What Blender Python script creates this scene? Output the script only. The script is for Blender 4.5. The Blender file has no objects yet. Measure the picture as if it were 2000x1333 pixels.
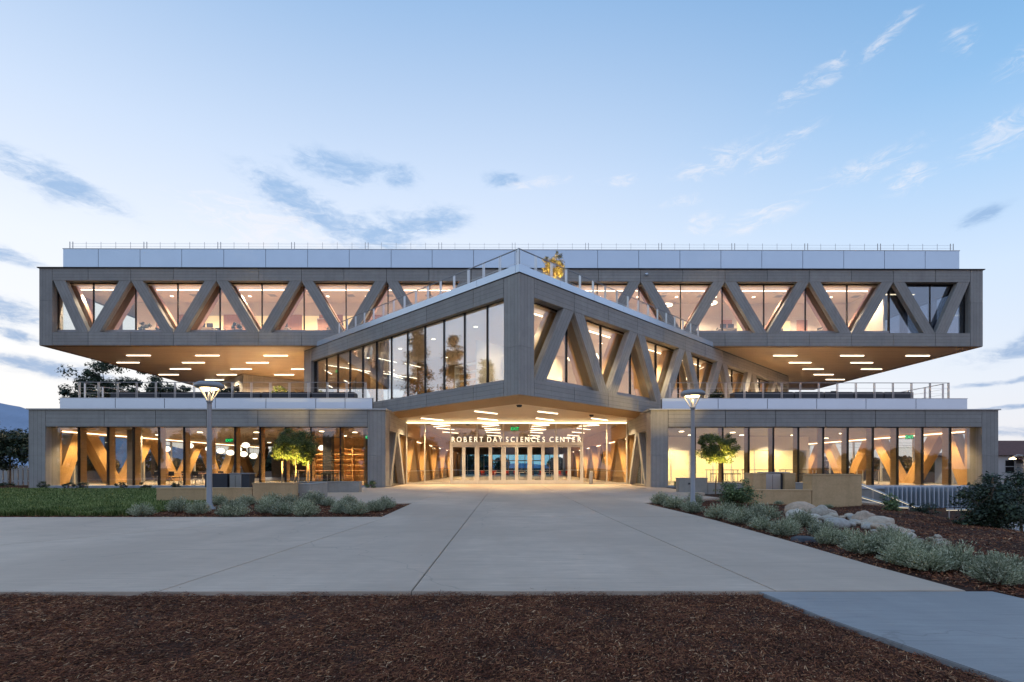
import bpy, bmesh, math, random
import numpy as np
from mathutils import Vector, Matrix, Euler, noise

R = random.Random(7)
sc = bpy.context.scene
COL = sc.collection
rad = math.radians

# ------------------------------------------------------------------ camera
cam_d = bpy.data.cameras.new("camera")
cam = bpy.data.objects.new("camera", cam_d)
COL.objects.link(cam)
cam_d.sensor_width = 36.0
cam_d.lens = 36.0 * 1012 / 2000
cam_d.shift_y = (914 - 666.5) / 2000
cam_d.clip_start = 0.1
cam_d.clip_end = 12000
cam.location = (0, 0, 1.2)
cam.rotation_euler = (rad(90), 0, rad(-0.32))
sc.camera = cam

# ------------------------------------------------------------------ view
sc.view_settings.view_transform = 'Standard'
sc.view_settings.look = 'None'
sc.view_settings.exposure = 0.36
sc.view_settings.gamma = 1.0
sc.render.engine = 'CYCLES'
sc.cycles.use_denoising = True
sc.cycles.max_bounces = 7
sc.cycles.diffuse_bounces = 4
sc.cycles.glossy_bounces = 4
sc.cycles.transparent_max_bounces = 20
sc.cycles.sample_clamp_indirect = 6.0
sc.cycles.caustics_reflective = False
sc.cycles.caustics_refractive = False


# ------------------------------------------------------------------ node helper
class NT:
    def __init__(s, tree):
        s.t = tree
        s.n = tree.nodes
        s.l = tree.links

    def put(s, sock, v):
        if isinstance(v, bpy.types.NodeSocket):
            s.l.new(v, sock)
        elif v is not None:
            sock.default_value = v

    def node(s, typ, ins=None, **kw):
        nd = s.n.new(typ)
        for k, v in kw.items():
            setattr(nd, k, v)
        if ins:
            for k, v in ins.items():
                s.put(nd.inputs[k], v)
        return nd

    def m(s, op, a, b=None, c=None, clamp=False):
        nd = s.n.new('ShaderNodeMath')
        nd.operation = op
        nd.use_clamp = clamp
        s.put(nd.inputs[0], a)
        if b is not None: s.put(nd.inputs[1], b)
        if c is not None: s.put(nd.inputs[2], c)
        return nd.outputs[0]

    def mix(s, f, a, b, blend='MIX'):
        nd = s.n.new('ShaderNodeMix')
        nd.data_type = 'RGBA'
        nd.blend_type = blend
        s.put(nd.inputs[0], f)
        s.put(nd.inputs[6], a if not isinstance(a, tuple) else (*a[:3], 1))
        s.put(nd.inputs[7], b if not isinstance(b, tuple) else (*b[:3], 1))
        return nd.outputs[2]

    def ramp(s, f, stops):
        nd = s.n.new('ShaderNodeValToRGB')
        el = nd.color_ramp.elements
        while len(el) < len(stops): el.new(0.5)
        for e, (p, c) in zip(el, stops):
            e.position = p
            e.color = (*c, 1) if len(c) == 3 else c
        s.put(nd.inputs[0], f)
        return nd.outputs[0]

    def mr(s, v, a, b, c=0.0, d=1.0, smooth=False):
        nd = s.n.new('ShaderNodeMapRange')
        if smooth: nd.interpolation_type = 'SMOOTHSTEP'
        for i, x in enumerate((v, a, b, c, d)): s.put(nd.inputs[i], x)
        return nd.outputs[0]

    def noise(s, vec, scale, detail=3, rough=.5, dist=0.0):
        nd = s.node('ShaderNodeTexNoise', {'Vector': vec, 'Scale': scale, 'Detail': detail, 'Roughness': rough, 'Distortion': dist})
        return nd.outputs[0]

    def mapping(s, vec, loc=(0, 0, 0), rot=(0, 0, 0), scl=(1, 1, 1), typ='POINT'):
        nd = s.n.new('ShaderNodeMapping')
        nd.vector_type = typ
        s.put(nd.inputs[0], vec)
        nd.inputs[1].default_value = loc
        nd.inputs[2].default_value = rot
        nd.inputs[3].default_value = scl
        return nd.outputs[0]


# ------------------------------------------------------------------ world: clear dusk sky with thin clouds
W = bpy.data.worlds.new("World")
sc.world = W
W.use_nodes = True
t = NT(W.node_tree)
for n in list(t.n): t.n.remove(n)
tc = t.node('ShaderNodeTexCoord')
dirv = t.node('ShaderNodeVectorMath', {0: tc.outputs['Generated']}, operation='NORMALIZE').outputs[0]
sx = t.node('ShaderNodeSeparateXYZ', {0: dirv})
X_, Y_, Z_ = sx.outputs
zc = t.m('MAXIMUM', Z_, 0.0)
rampSun = t.ramp(zc, [(0, (.97, .92, .87)), (.16, (.90, .90, .90)), (.32, (.80, .85, .93)), (.48, (.58, .70, .89)), (.68, (.28, .46, .73)), (1, (.30, .42, .62))])
rampSide = t.ramp(zc, [(0, (.80, .77, .78)), (.12, (.74, .79, .87)), (.28, (.58, .72, .91)), (.40, (.38, .59, .86)), (.50, (.24, .47, .77)), (.68, (.10, .30, .60)), (1, (.26, .39, .62))])
rampBack = t.ramp(zc, [(0, (.62, .58, .66)), (.10, (.80, .70, .76)), (.24, (.56, .67, .88)), (.5, (.44, .57, .82)), (1, (.30, .42, .62))])
hl = t.m('SQRT', t.m('ADD', t.m('MULTIPLY', X_, X_), t.m('MULTIPLY', Y_, Y_)))
hl = t.m('MAXIMUM', hl, 0.001)
hx = t.m('DIVIDE', X_, hl)
hy = t.m('DIVIDE', Y_, hl)
sdot = t.m('ADD', t.m('MULTIPLY', hx, -.57), t.m('MULTIPLY', hy, .82))     # towards the sunset glow
f1 = t.mr(sdot, .05, .92, 0, 1, True)
f2 = t.mr(sdot, -.85, .2, 0, 1, True)
base = t.mix(f2, rampBack, t.mix(f1, rampSide, rampSun))
az = t.m('MULTIPLY', t.m('ARCTAN2', X_, Y_), 57.2958)
el = t.m('MULTIPLY', t.m('ARCSINE', Z_), 57.2958)
ae = t.node('ShaderNodeCombineXYZ', {0: az, 1: el, 2: 0.0}).outputs[0]
n1 = t.node('ShaderNodeTexNoise', {'Vector': t.mapping(ae, scl=(.10, .22, 1)), 'Scale': 1.0, 'Detail': 5, 'Roughness': .55})
off = t.node('ShaderNodeVectorMath', {0: n1.outputs[1], 1: (.5, .5, .5)}, operation='SUBTRACT').outputs[0]
off = t.node('ShaderNodeVectorMath', {0: off, 1: (6.0, 3.0, 0)}, operation='MULTIPLY').outputs[0]
aew = t.node('ShaderNodeVectorMath', {0: ae, 1: off}, operation='ADD').outputs[0]


def blobs(lst):
    acc = None
    for (a0, e0, wa, we, rot) in lst:
        v = t.mapping(aew, loc=(a0, e0, 0), rot=(0, 0, rad(rot)), scl=(wa, we, 1), typ='TEXTURE')
        ln = t.node('ShaderNodeVectorMath', {0: v}, operation='LENGTH').outputs['Value']
        b = t.mr(ln, 0.0, 1.0, 1.0, 0.0, True)
        acc = b if acc is None else t.m('MAXIMUM', acc, b)
    return acc


darkM = blobs([(-22.0, 25.2, 9.5, 3.2, -16), (-14.5, 23.8, 11, 3.0, 2), (-8.0, 25.2, 6, 2.8, 8), (-18, 28.8, 9, 2.2, 0), (-12.5, 28.6, 4.5, 2.0, 0), (-0.2, 29.0, 4.5, 1.2, -3),
               (-41.5, 22.5, 9, 2.0, -14), (-44.5, 12.5, 7, 2.2, -3), (-41.5, 8.0, 9, 1.4, -4), (-44, 17.0, 6, 1.2, -8), (-43.2, 10.6, 4, .7, -12), (42.4, 20.0, 3.0, 1.3, 16), (45.5, 10.2, 7, 1.7, 16), (43.6, 7.0, 6, .5, 7), (45, 2.6, 9, .8, 3), (45, 4.6, 9, .5, 3),
               (-60, 14, 12, 3, 0), (-85, 22, 14, 3.5, -8), (-72, 9, 11, 1.2, 3), (72, 16, 12, 2.5, 8), (120, 18, 22, 3.5, 4), (-140, 20, 24, 3.5, -4), (170, 26, 20, 3, 0)])
liteM = blobs([(22, 29, 8, 1.9, 10), (28, 28.8, 5, 1.5, 14), (25.5, 23.5, 6, 1.8, 6), (18, 26.0, 4, .8, 4), (21, 24.2, 4, 1.4, 10), (34, 25.5, 9, 1.5, 8), (38, 24.0, 3.5, 2.2, 10), (31, 33, 6, 1.2, 20), (36.5, 34, 4, 1.0, 25),
               (41.5, 38.5, 3.0, 3.4, 30), (41, 31.5, 1.5, 1.6, 30), (44.5, 36, 3, 1.5, 30), (44, 25, 5, 1.8, 12), (44.5, 29, 4, 1.2, 14), (3, 28.5, 6, .9, 2), (12, 28.6, 4, .8, 4), (-32, 18, 12, 3, -6), (-25, 23, 14, 4, 0),
               (60, 28, 16, 4, 8), (95, 22, 20, 4, 4), (-100, 30, 20, 4, -6), (140, 34, 26, 5, 0), (0, 60, 30, 6, 10)])
cn = t.m('ADD', t.m('MULTIPLY', t.noise(t.mapping(aew, rot=(0, 0, rad(-8)), scl=(.22, .62, 1)), 1.0, 9, .66, .6), .6), t.m('MULTIPLY', t.noise(t.mapping(ae, rot=(0, 0, rad(12)), scl=(.55, 1.5, 1)), 1.0, 9, .68, 1.0), .4))
cn2 = t.noise(t.mapping(aew, loc=(31, 7, 0), rot=(0, 0, rad(-24)), scl=(.34, 1.1, 1)), 1.0, 10, .70, 1.2)
dD = t.mr(t.m('ADD', t.m('MULTIPLY', darkM, .22), cn), .50, .80, 0, 1, True)
dD = t.m('MULTIPLY', dD, t.mr(darkM, 0.0, .75, 0, 1, True))
dL = t.mr(t.m('ADD', t.m('MULTIPLY', liteM, .14), cn2), .50, .80, 0, 1, True)
dL = t.m('MULTIPLY', dL, t.mr(liteM, 0.0, .8, 0, 1, True))
lcol = t.mix(f2, (.52, .52, .62), (.86, .84, .87))
dcol = t.mix(f2, (.20, .24, .36), t.mix(t.mr(zc, .02, .42), (.27, .38, .58), (.29, .46, .72)))
skyc = t.mix(t.m('MULTIPLY', dL, .52), base, lcol)
skyc = t.mix(t.m('MULTIPLY', dD, .86), skyc, dcol)
bg = t.node('ShaderNodeBackground', {0: skyc, 1: 0.87})
wo = t.node('ShaderNodeOutputWorld', {0: bg.outputs[0]})

# the last direct glow of the sun that has just set: very weak, very soft
sd = bpy.data.lights.new("sun", 'SUN')
sd.energy = 0.10
sd.angle = rad(25)
sd.color = (1.0, .86, .72)
so = bpy.data.objects.new("sun", sd)
COL.objects.link(so)
so.rotation_euler = Vector((.57, -.82, -.16)).to_track_quat('-Z', 'Y').to_euler()

# ------------------------------------------------------------------ materials
MATS = {}


def newmat(name):
    m = bpy.data.materials.new(name)
    m.use_nodes = True
    t = NT(m.node_tree)
    b = t.n['Principled BSDF']
    MATS[name] = m
    return m, t, b


def bump(t, b, h, strength=.3, dist=.01):
    nd = t.node('ShaderNodeBump', {'Height': h, 'Strength': strength, 'Distance': dist})
    t.l.new(nd.outputs[0], b.inputs['Normal'])


def simple(name, col, rough=.6, metal=0.0, var=0.0, nscale=6.0, spec=.5, bmp=0.0):
    m, t, b = newmat(name)
    b.inputs['Roughness'].default_value = rough
    b.inputs['Metallic'].default_value = metal
    b.inputs['Specular IOR Level'].default_value = spec
    if var:
        g = t.node('ShaderNodeNewGeometry').outputs['Position']
        n = t.noise(g, nscale, 5, .6)
        f = t.mr(n, .3, .7)
        c = t.mix(f, tuple(x * (1 - var) for x in col), tuple(min(1, x * (1 + var)) for x in col))
        t.l.new(c, b.inputs['Base Color'])
        if bmp: bump(t, b, n, bmp, .02)
    else:
        b.inputs['Base Color'].default_value = (*col, 1)
    return m


def emat(name, col, strength):
    m, t, b = newmat(name)
    b.inputs['Base Color'].default_value = (*[c * .8 for c in col], 1)
    b.inputs['Emission Color'].default_value = (*col, 1)
    b.inputs['Emission Strength'].default_value = strength
    return m


def concrete(name, a, bcol, board=True, scale=1.0):
    """board-formed concrete: UV.x runs across the boards, UV.y along them (metres)"""
    m, t, b = newmat(name)
    uv = t.node('ShaderNodeTexCoord').outputs['UV']
    rnd = t.node('ShaderNodeObjectInfo').outputs['Random']
    s = t.node('ShaderNodeSeparateXYZ', {0: uv})
    u, v = s.outputs[0], s.outputs[1]
    g = t.node('ShaderNodeNewGeometry').outputs['Position']
    st = t.noise(g, 1.1, 6, .62)
    fine = t.noise(g, 22, 4, .6)
    rvec = t.node('ShaderNodeCombineXYZ', {0: t.m('MULTIPLY', u, 9.0), 1: t.m('MULTIPLY', v, .8), 2: t.m('MULTIPLY', rnd, 50)}).outputs[0]
    grain = t.noise(rvec, 1.6, 5, .65)
    c = t.mix(t.mr(st, .3, .7), a, bcol)
    c = t.mix(t.mr(grain, .25, .8, 0, .28), c, tuple(x * .62 for x in a))
    c = t.mix(t.mr(t.noise(g, 3.6, 5, .7), .5, .72, 0, .30), c, tuple(x * .66 for x in a))
    c = t.mix(t.mr(fine, .35, .75, 0, .25), c, tuple(min(1, x * 1.35) for x in bcol))
    c = t.mix(t.mr(rnd, 0, 1, 0, .34), c, tuple(x * .70 for x in a))
    drip = t.noise(t.mapping(g, scl=(3.2, 3.2, .22)), 1.0, 5, .6)
    c = t.mix(t.mr(drip, .52, .75, 0, .35), c, tuple(x * .62 for x in a))
    if board:
        w = .245
        cell = t.m('FLOOR', t.m('DIVIDE', u, w))
        fr = t.m('FRACT', t.m('DIVIDE', u, w))
        edge = t.m('ABSOLUTE', t.m('SUBTRACT', fr, .5))
        line = t.mr(edge, .445, .485)
        cellr = t.node('ShaderNodeTexWhiteNoise', {'Vector': t.node('ShaderNodeCombineXYZ', {0: cell, 1: rnd, 2: 0.0}).outputs[0]}, noise_dimensions='3D').outputs[0]
        c = t.mix(t.mr(cellr, 0, 1, 0, .22), c, tuple(x * .7 for x in a))
        c = t.mix(t.m('MULTIPLY', line, .62), c, tuple(x * .35 for x in a))
        h = t.m('ADD', t.m('MULTIPLY', line, -1.0), t.m('MULTIPLY', cellr, .5))
        h = t.m('ADD', h, t.m('MULTIPLY', grain, .5))
        bump(t, b, h, .45, .012)
    else:
        bump(t, b, t.m('ADD', grain, fine), .25, .008)
    t.l.new(c, b.inputs['Base Color'])
    b.inputs['Roughness'].default_value = .78
    b.inputs['Specular IOR Level'].default_value = .35
    return m


M_CONC = concrete('board_concrete', (.315, .308, .30), (.415, .405, .392))
M_CONCP = concrete('smooth_concrete', (.31, .30, .285), (.41, .395, .37), board=False)
M_TAN = concrete('sand_concrete', (.56, .375, .20), (.70, .49, .28), board=False)
M_WHITE = simple('white_panel_sky_tint', (.58, .68, .80), .26, .55, .03, .6)  # blue of the reflected sky is put into the base colour
M_COPE = simple('coping_metal', (.50, .51, .52), .4, .5, .05, 1)
M_DARK = simple('dark_bronze_metal', (.022, .020, .022), .45, .6)
M_BLACK = simple('shadow_gap', (.012, .012, .012), .9)
M_ALU = simple('champagne_aluminium', (.74, .69, .61), .45, .2, .05, 3)
M_STEEL = simple('stainless_steel', (.55, .56, .58), .28, .9)
M_GREYM = simple('grey_painted_steel', (.30, .30, .32), .45, .3, .06, 4)
M_PLANTER = simple('dark_planter_metal', (.050, .055, .068), .5, .3, .1, 2)
M_WALLW = simple('interior_plaster', (.72, .66, .58), .8, 0, .03, 1)
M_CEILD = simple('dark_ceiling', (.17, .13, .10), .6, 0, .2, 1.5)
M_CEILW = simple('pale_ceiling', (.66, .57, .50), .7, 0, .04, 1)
M_FLOORI = simple('interior_floor', (.30, .25, .20), .35, 0, .12, 2)
M_STRIP = emat('led_strip', (1.0, .82, .58), 3.6)
M_STRIPS = emat('soffit_led', (1.0, .82, .60), 3.6)
M_STRIPD = emat('dim_led', (1.0, .80, .48), 3.5)
M_STRIPU = emat('pink_white_led', (1.0, .80, .62), 5.0)
M_RAILL = emat("rail_led", (1.0, .86, .62), 1.0)
M_PANELL = emat('downlight_lens', (1.0, .82, .55), 6.0)
M_PANELU = emat('fill_light_lens', (1.0, .82, .62), 5.0)
M_GLOBE = emat('opal_globe', (1.0, .90, .72), 2.2)
M_SIGN = emat('lit_letter_face', (1.0, .90, .66), 1.25)
M_EXIT = emat('green_exit_light', (.02, .85, .22), 1.1)
M_GLOWP = emat('glow_for_lit_room', (1.0, .80, .42), .50)  # glow put into flat panels in place of lit rooms behind
M_BULB = emat('lamp_bulb', (1.0, .72, .34), 9.0)
M_RED = simple('red_fabric', (.35, .035, .03), .8, 0, .2, 10)
M_BLKP = simple('black_plastic', (.02, .02, .022), .5)
M_MULCHB = simple('mulch_soil', (.055, .026, .018), .95, 0, .55, 30, .2, .9)


def wood(name, a, b_, rough=.5, gs=1.0):
    m, t, b = newmat(name)
    uv = t.node('ShaderNodeTexCoord').outputs['UV']
    rnd = t.node('ShaderNodeObjectInfo').outputs['Random']
    s = t.node('ShaderNodeSeparateXYZ', {0: uv})
    vec = t.node('ShaderNodeCombineXYZ', {0: t.m('MULTIPLY', s.outputs[0], 14 * gs), 1: t.m('MULTIPLY', s.outputs[1], .7 * gs), 2: t.m('MULTIPLY', rnd, 31)}).outputs[0]
    g = t.noise(vec, 1.3, 5, .6, .6)
    c = t.mix(t.mr(g, .3, .72), a, b_)
    c = t.mix(t.mr(rnd, 0, 1, 0, .18), c, tuple(x * .7 for x in a))
    t.l.new(c, b.inputs['Base Color'])
    b.inputs['Roughness'].default_value = rough
    return m


M_WOOD = wood('oak_veneer', (.42, .235, .085), (.60, .37, .155))
M_WOODP = wood('rose_oak_panel', (.40, .20, .13), (.52, .29, .20))
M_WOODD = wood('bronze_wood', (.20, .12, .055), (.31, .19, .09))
M_BARK = simple('bark', (.16, .11, .075), .9, 0, .3, 30)
M_STAKE = simple('pale_stake', (.48, .33, .18), .8, 0, .2, 20)


def soffitmat():
    """perforated timber planks on the undersides; fine plank lines run along world Y"""
    m, t, b = newmat('timber_soffit')
    g = t.node('ShaderNodeNewGeometry').outputs['Position']
    s = t.node('ShaderNodeSeparateXYZ', {0: g})
    x, y = s.outputs[0], s.outputs[1]
    w = .15
    cy = t.m('FLOOR', t.m('DIVIDE', y, w))
    fy = t.m('FRACT', t.m('DIVIDE', y, w))
    cr = t.node('ShaderNodeTexWhiteNoise', {'Vector': t.node('ShaderNodeCombineXYZ', {0: cy, 1: t.m('FLOOR', t.m('DIVIDE', t.m('ADD', x, t.m('MULTIPLY', cy, 1.7)), 2.4)), 2: 0.0}).outputs[0]}).outputs[0]
    line = t.mr(t.m('ABSOLUTE', t.m('SUBTRACT', fy, .5)), .38, .46)
    grain = t.noise(t.mapping(g, scl=(1.2, 14, 1)), 1.5, 4, .6)
    c = t.mix(t.mr(cr, 0, 1), (.47, .34, .21), (.60, .45, .29))
    c = t.mix(t.mr(grain, .3, .7, 0, .4), c, (.40, .29, .18))
    c = t.mix(t.m('MULTIPLY', line, .8), c, (.07, .045, .03))
    t.l.new(c, b.inputs['Base Color'])
    b.inputs['Roughness'].default_value = .30
    b.inputs['Specular IOR Level'].default_value = .5
    bump(t, b, t.m('ADD', t.m('MULTIPLY', cr, .6), t.m('MULTIPLY', grain, .3)), .25, .01)
    return m


M_SOFF = soffitmat()


def glassmat(name, tint, refl, k=1.0):
    m, t, b = newmat(name)
    t.n.remove(b)
    ge = t.node('ShaderNodeNewGeometry')
    dt = t.m('ABSOLUTE', t.node('ShaderNodeVectorMath', {0: ge.outputs['Normal'], 1: ge.outputs['Incoming']}, operation='DOT_PRODUCT').outputs['Value'])
    fr = t.m('POWER', t.m('SUBTRACT', 1.0, dt, clamp=True), 5.0)
    f = t.m('ADD', t.m('MULTIPLY', fr, 1.0 - refl), refl, clamp=True)
    tr = t.node('ShaderNodeBsdfTransparent', {0: (*tint, 1)})
    g = t.node('ShaderNodeNewGeometry').outputs['Position']
    nz = t.noise(g, .45, 2, .5)
    bp = t.node('ShaderNodeBump', {'Height': nz, 'Strength': .07, 'Distance': .05})
    gl = t.node('ShaderNodeBsdfGlossy', {'Color': (.86, .91, 1.0, 1), 'Roughness': .015, 'Normal': bp.outputs[0]})
    mx = t.node('ShaderNodeMixShader', {0: f, 1: tr.outputs[0], 2: gl.outputs[0]})
    t.l.new(mx.outputs[0], t.n['Material Output'].inputs[0])
    return m


M_GLASS = glassmat('facade_glass', (.95, .95, .93), .09)
M_GLASSE = glassmat('end_wall_glass', (.90, .94, .96), .33)
M_GLASSM = glassmat('clear_glass', (.96, .97, .96), .03)
M_GLASSB = glassmat('blue_tinted_glass', (.45, .70, .82), .05)
M_GLASSD = glassmat('dark_room_glass', (.62, .66, .72), .20)


def plazamat(name, a, b_):
    m, t, b = newmat(name)
    g = t.node('ShaderNodeNewGeometry').outputs['Position']
    big = t.noise(g, .22, 5, .6)
    med = t.noise(g, 1.7, 5, .65)
    fine = t.noise(g, 60, 4, .7)
    broom = t.noise(t.mapping(g, rot=(0, 0, .06), scl=(1.5, 26, 1)), 1.0, 6, .7)
    c = t.mix(t.mr(big, .35, .65), tuple(x * .90 for x in a), b_)
    c = t.mix(t.mr(t.noise(t.mapping(g, rot=(0, 0, .5), scl=(.5, 2.2, 1)), 1.0, 6, .7), .5, .75, 0, .32), c, tuple(x * .72 for x in a))
    c = t.mix(t.mr(med, .45, .75, 0, .42), c, tuple(x * .78 for x in a))
    c = t.mix(t.mr(fine, .5, .8, 0, .3), c, tuple(x * .6 for x in a))
    c = t.mix(t.mr(broom, .38, .66, 0, .60), c, tuple(x * .70 for x in a))
    pour = t.noise(t.mapping(g, loc=(4, 9, 0), rot=(0, 0, .9), scl=(.35, .09, 1)), 1.0, 5, .62)
    c = t.mix(t.mr(pour, .40, .60, 0, .80), c, tuple(x * .80 for x in a))
    scuff = t.noise(t.mapping(g, loc=(2, 3, 0), rot=(0, 0, -.35), scl=(.7, 9, 1)), 1.0, 7, .75, .6)
    c = t.mix(t.mr(scuff, .55, .70, 0, .50), c, tuple(x * .55 for x in a))
    cr_ = t.node('ShaderNodeTexVoronoi', {'Vector': t.node('ShaderNodeVectorMath', {0: g, 1: t.node('ShaderNodeTexNoise', {'Vector': g, 'Scale': 1.1, 'Detail': 5}).outputs[1]}, operation='ADD').outputs[0], 'Scale': .16}, feature='DISTANCE_TO_EDGE').outputs[0]
    c = t.mix(t.mr(cr_, .0, .0022, .30, 0), c, (.10, .09, .08))
    spots = t.node('ShaderNodeTexVoronoi', {'Vector': g, 'Scale': 1.3}).outputs[0]
    c = t.mix(t.mr(spots, .012, .02, .6, 0), c, (.05, .045, .04))
    t.l.new(c, b.inputs['Base Color'])
    b.inputs['Roughness'].default_value = .62
    bump(t, b, t.m('ADD', broom, fine), .35, .004)
    return m


M_PLAZA = plazamat('warm_grey_paving', (.575, .455, .36), (.79, .64, .515))

M_PATH = plazamat('blue_grey_paving', (.30, .305, .315), (.46, .465, .475))


def islandmat(name, stops, rough=.85, spec=.25, trans=0.0):
    m, t, b = newmat(name)
    r = t.node('ShaderNodeNewGeometry').outputs['Random Per Island']
    c = t.ramp(r, stops)
    g = t.node('ShaderNodeNewGeometry').outputs['Position']
    pn = t.noise(g, 1.6, 4, .65)
    c = t.mix(t.mr(pn, .38, .66, 0, 1), c, t.mix(.62, c, (1.5, 1.45, 1.35), 'MULTIPLY'))
    c = t.mix(t.mr(pn, .34, .5, .45, 0), c, t.mix(1.0, c, (.45, .45, .5), 'MULTIPLY'))
    t.l.new(c, b.inputs['Base Color'])
    b.inputs['Roughness'].default_value = rough
    b.inputs['Specular IOR Level'].default_value = spec
    if trans:
        tl = t.node('ShaderNodeBsdfTranslucent', {0: c})
        mx = t.node('ShaderNodeMixShader', {0: trans, 1: b.outputs[0], 2: tl.outputs[0]})
        t.l.new(mx.outputs[0], t.n['Material Output'].inputs[0])
    return m


M_CHIP = islandmat('bark_chips', [(0, (.045, .015, .009)), (.5, (.15, .050, .026)), (.80, (.26, .097, .046)), (.94, (.40, .19, .085)), (1, (.66, .44, .27))])
M_SHRUB = islandmat('grey_green_leaves', [(0, (.11, .13, .075)), (.45, (.29, .32, .21)), (.8, (.50, .52, .38)), (1, (.74, .74, .58))], .7, .3, .3)
M_LEAF = islandmat('tree_leaves', [(0, (.045, .075, .02)), (.5, (.09, .13, .035)), (.9, (.17, .21, .05)), (1, (.28, .30, .09))], .45, .5, .35)
M_LEAFY = islandmat('yellow_lit_leaves', [(0, (.12, .09, .02)), (.5, (.30, .23, .055)), (1, (.55, .45, .14))], .5, .5, .35)  # the flood light's yellow is put into the leaf colour
M_LEAFD = islandmat('dark_leaves', [(0, (.012, .022, .014)), (.6, (.03, .05, .028)), (1, (.07, .10, .05))], .5, .4, .15)
M_LEAFB = islandmat('bush_leaves', [(0, (.045, .075, .03)), (.6, (.13, .19, .075)), (1, (.27, .34, .14))], .5, .4, .2)
M_CONIF = islandmat('conifer_needles', [(0, (.030, .036, .018)), (.6, (.07, .075, .035)), (1, (.17, .13, .05))], .8, .2, .1)
M_GRASS = islandmat('grass_blades', [(0, (.05, .085, .022)), (.6, (.15, .215, .065)), (1, (.38, .42, .18))], .7, .3, .2)
M_LAWN = simple('lawn_turf', (.045, .085, .026), .95, 0, .35, 8, .2, .5)


def rockmat():
    m, t, b = newmat('river_rock')
    g = t.node('ShaderNodeTexCoord').outputs['Object']
    rnd = t.node('ShaderNodeObjectInfo').outputs['Random']
    n = t.noise(g, 6, 6, .65)
    c0 = t.ramp(rnd, [(0, (.50, .45, .38)), (.3, (.66, .57, .45)), (.5, (.66, .48, .34)), (.7, (.48, .47, .45)), (1, (.78, .69, .55))])
    c = t.mix(t.mr(n, .35, .7, 0, .55), c0, (.24, .20, .165))
    c = t.mix(t.mr(t.noise(g, 22, 5, .7), .5, .7, 0, .5), c, (.20, .17, .15))
    t.l.new(c, b.inputs['Base Color'])
    b.inputs['Roughness'].default_value = .75
    bump(t, b, n, .9, .03)
    return m


M_ROCK = rockmat()


# ------------------------------------------------------------------ object helpers
def link(name, me, parent=None, loc=None, mat4=None, props=None):
    o = bpy.data.objects.new(name, me)
    COL.objects.link(o)
    if parent is not None:
        o.parent = parent
    if mat4 is not None:
        o.matrix_basis = mat4
    elif loc is not None:
        o.location = loc
    if props:
        for k, v in props.items(): o[k] = v
    return o


def thing(name, label, cat, loc=(0, 0, 0), group=None, rz=0.0):
    o = bpy.data.objects.new(name, None)
    o.empty_display_size = .3
    COL.objects.link(o)
    o.location = loc
    o.rotation_euler = (0, 0, rz)
    o['label'] = label
    o['category'] = cat
    if group: o['group'] = group
    return o


def tag(o, label, cat, group=None):
    o['label'] = label
    o['category'] = cat
    if group: o['group'] = group
    return o


_boxes = {}


def boxmesh(sx_, sy_, sz_, mat, board='h', shear=0.0, bev=0.0):
    """box centred on the origin. board: 'h' boards horizontal (uv.x=z), 'v' vertical boards. shear: top moved by +shear in x"""
    key = (round(sx_, 3), round(sy_, 3), round(sz_, 3), mat.name, board, round(shear, 3), bev)
    if key in _boxes: return _boxes[key]
    hx_, hy_, hz_ = sx_ / 2, sy_ / 2, sz_ / 2
    vs = []
    for z in (-hz_, hz_):
        off = shear / 2 * (1 if z > 0 else -1)
        for x, y in ((-hx_, -hy_), (hx_, -hy_), (hx_, hy_), (-hx_, hy_)):
            vs.append((x + off, y, z))
    fs = [(3, 2, 1, 0), (4, 5, 6, 7), (0, 1, 5, 4), (1, 2, 6, 5), (2, 3, 7, 6), (3, 0, 4, 7)]
    me = bpy.data.meshes.new('box')
    if bev:
        bm = bmesh.new()
        bvs = [bm.verts.new(v) for v in vs]
        for f in fs: bm.faces.new([bvs[i] for i in f])
        bmesh.ops.bevel(bm, geom=list(bm.edges), offset=bev, segments=1, affect='EDGES')
        bm.to_mesh(me)
        bm.free()
    else:
        me.from_pydata(vs, [], fs)
    uvl = me.uv_layers.new(name='uv')
    k = shear / sz_ if sz_ else 0
    for p in me.polygons:
        top = abs(p.normal.z) > .7
        for li in p.loop_indices:
            v = me.vertices[me.loops[li].vertex_index].co
            if board == 'h':
                uvl.data[li].uv = (v.y, v.x) if top else (v.z, v.x + v.y)
            else:
                uvl.data[li].uv = (v.x - k * v.z + v.y, v.z if not top else 0)
    me.materials.append(mat)
    _boxes[key] = me
    return me


I4 = Matrix.Identity(4)


def box(name, x0, x1, y0, y1, z0, z1, mat, parent=None, fr=I4, board='h', shear=0.0, bev=0.0, props=None):
    me = boxmesh(abs(x1 - x0), abs(y1 - y0), abs(z1 - z0), mat, board, shear, bev)
    m4 = fr @ Matrix.Translation(((x0 + x1) / 2 + shear / 2, (y0 + y1) / 2, (z0 + z1) / 2))
    return link(name, me, parent, mat4=m4, props=props)


def frame(px, py, dx, dy, pz=0.0):
    """local x along (dx,dy); local y is the perpendicular to its left; z up"""
    l = math.hypot(dx, dy)
    dx, dy = dx / l, dy / l
    return Matrix(((dx, -dy, 0, px), (dy, dx, 0, py), (0, 0, 1, pz), (0, 0, 0, 1)))


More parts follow.
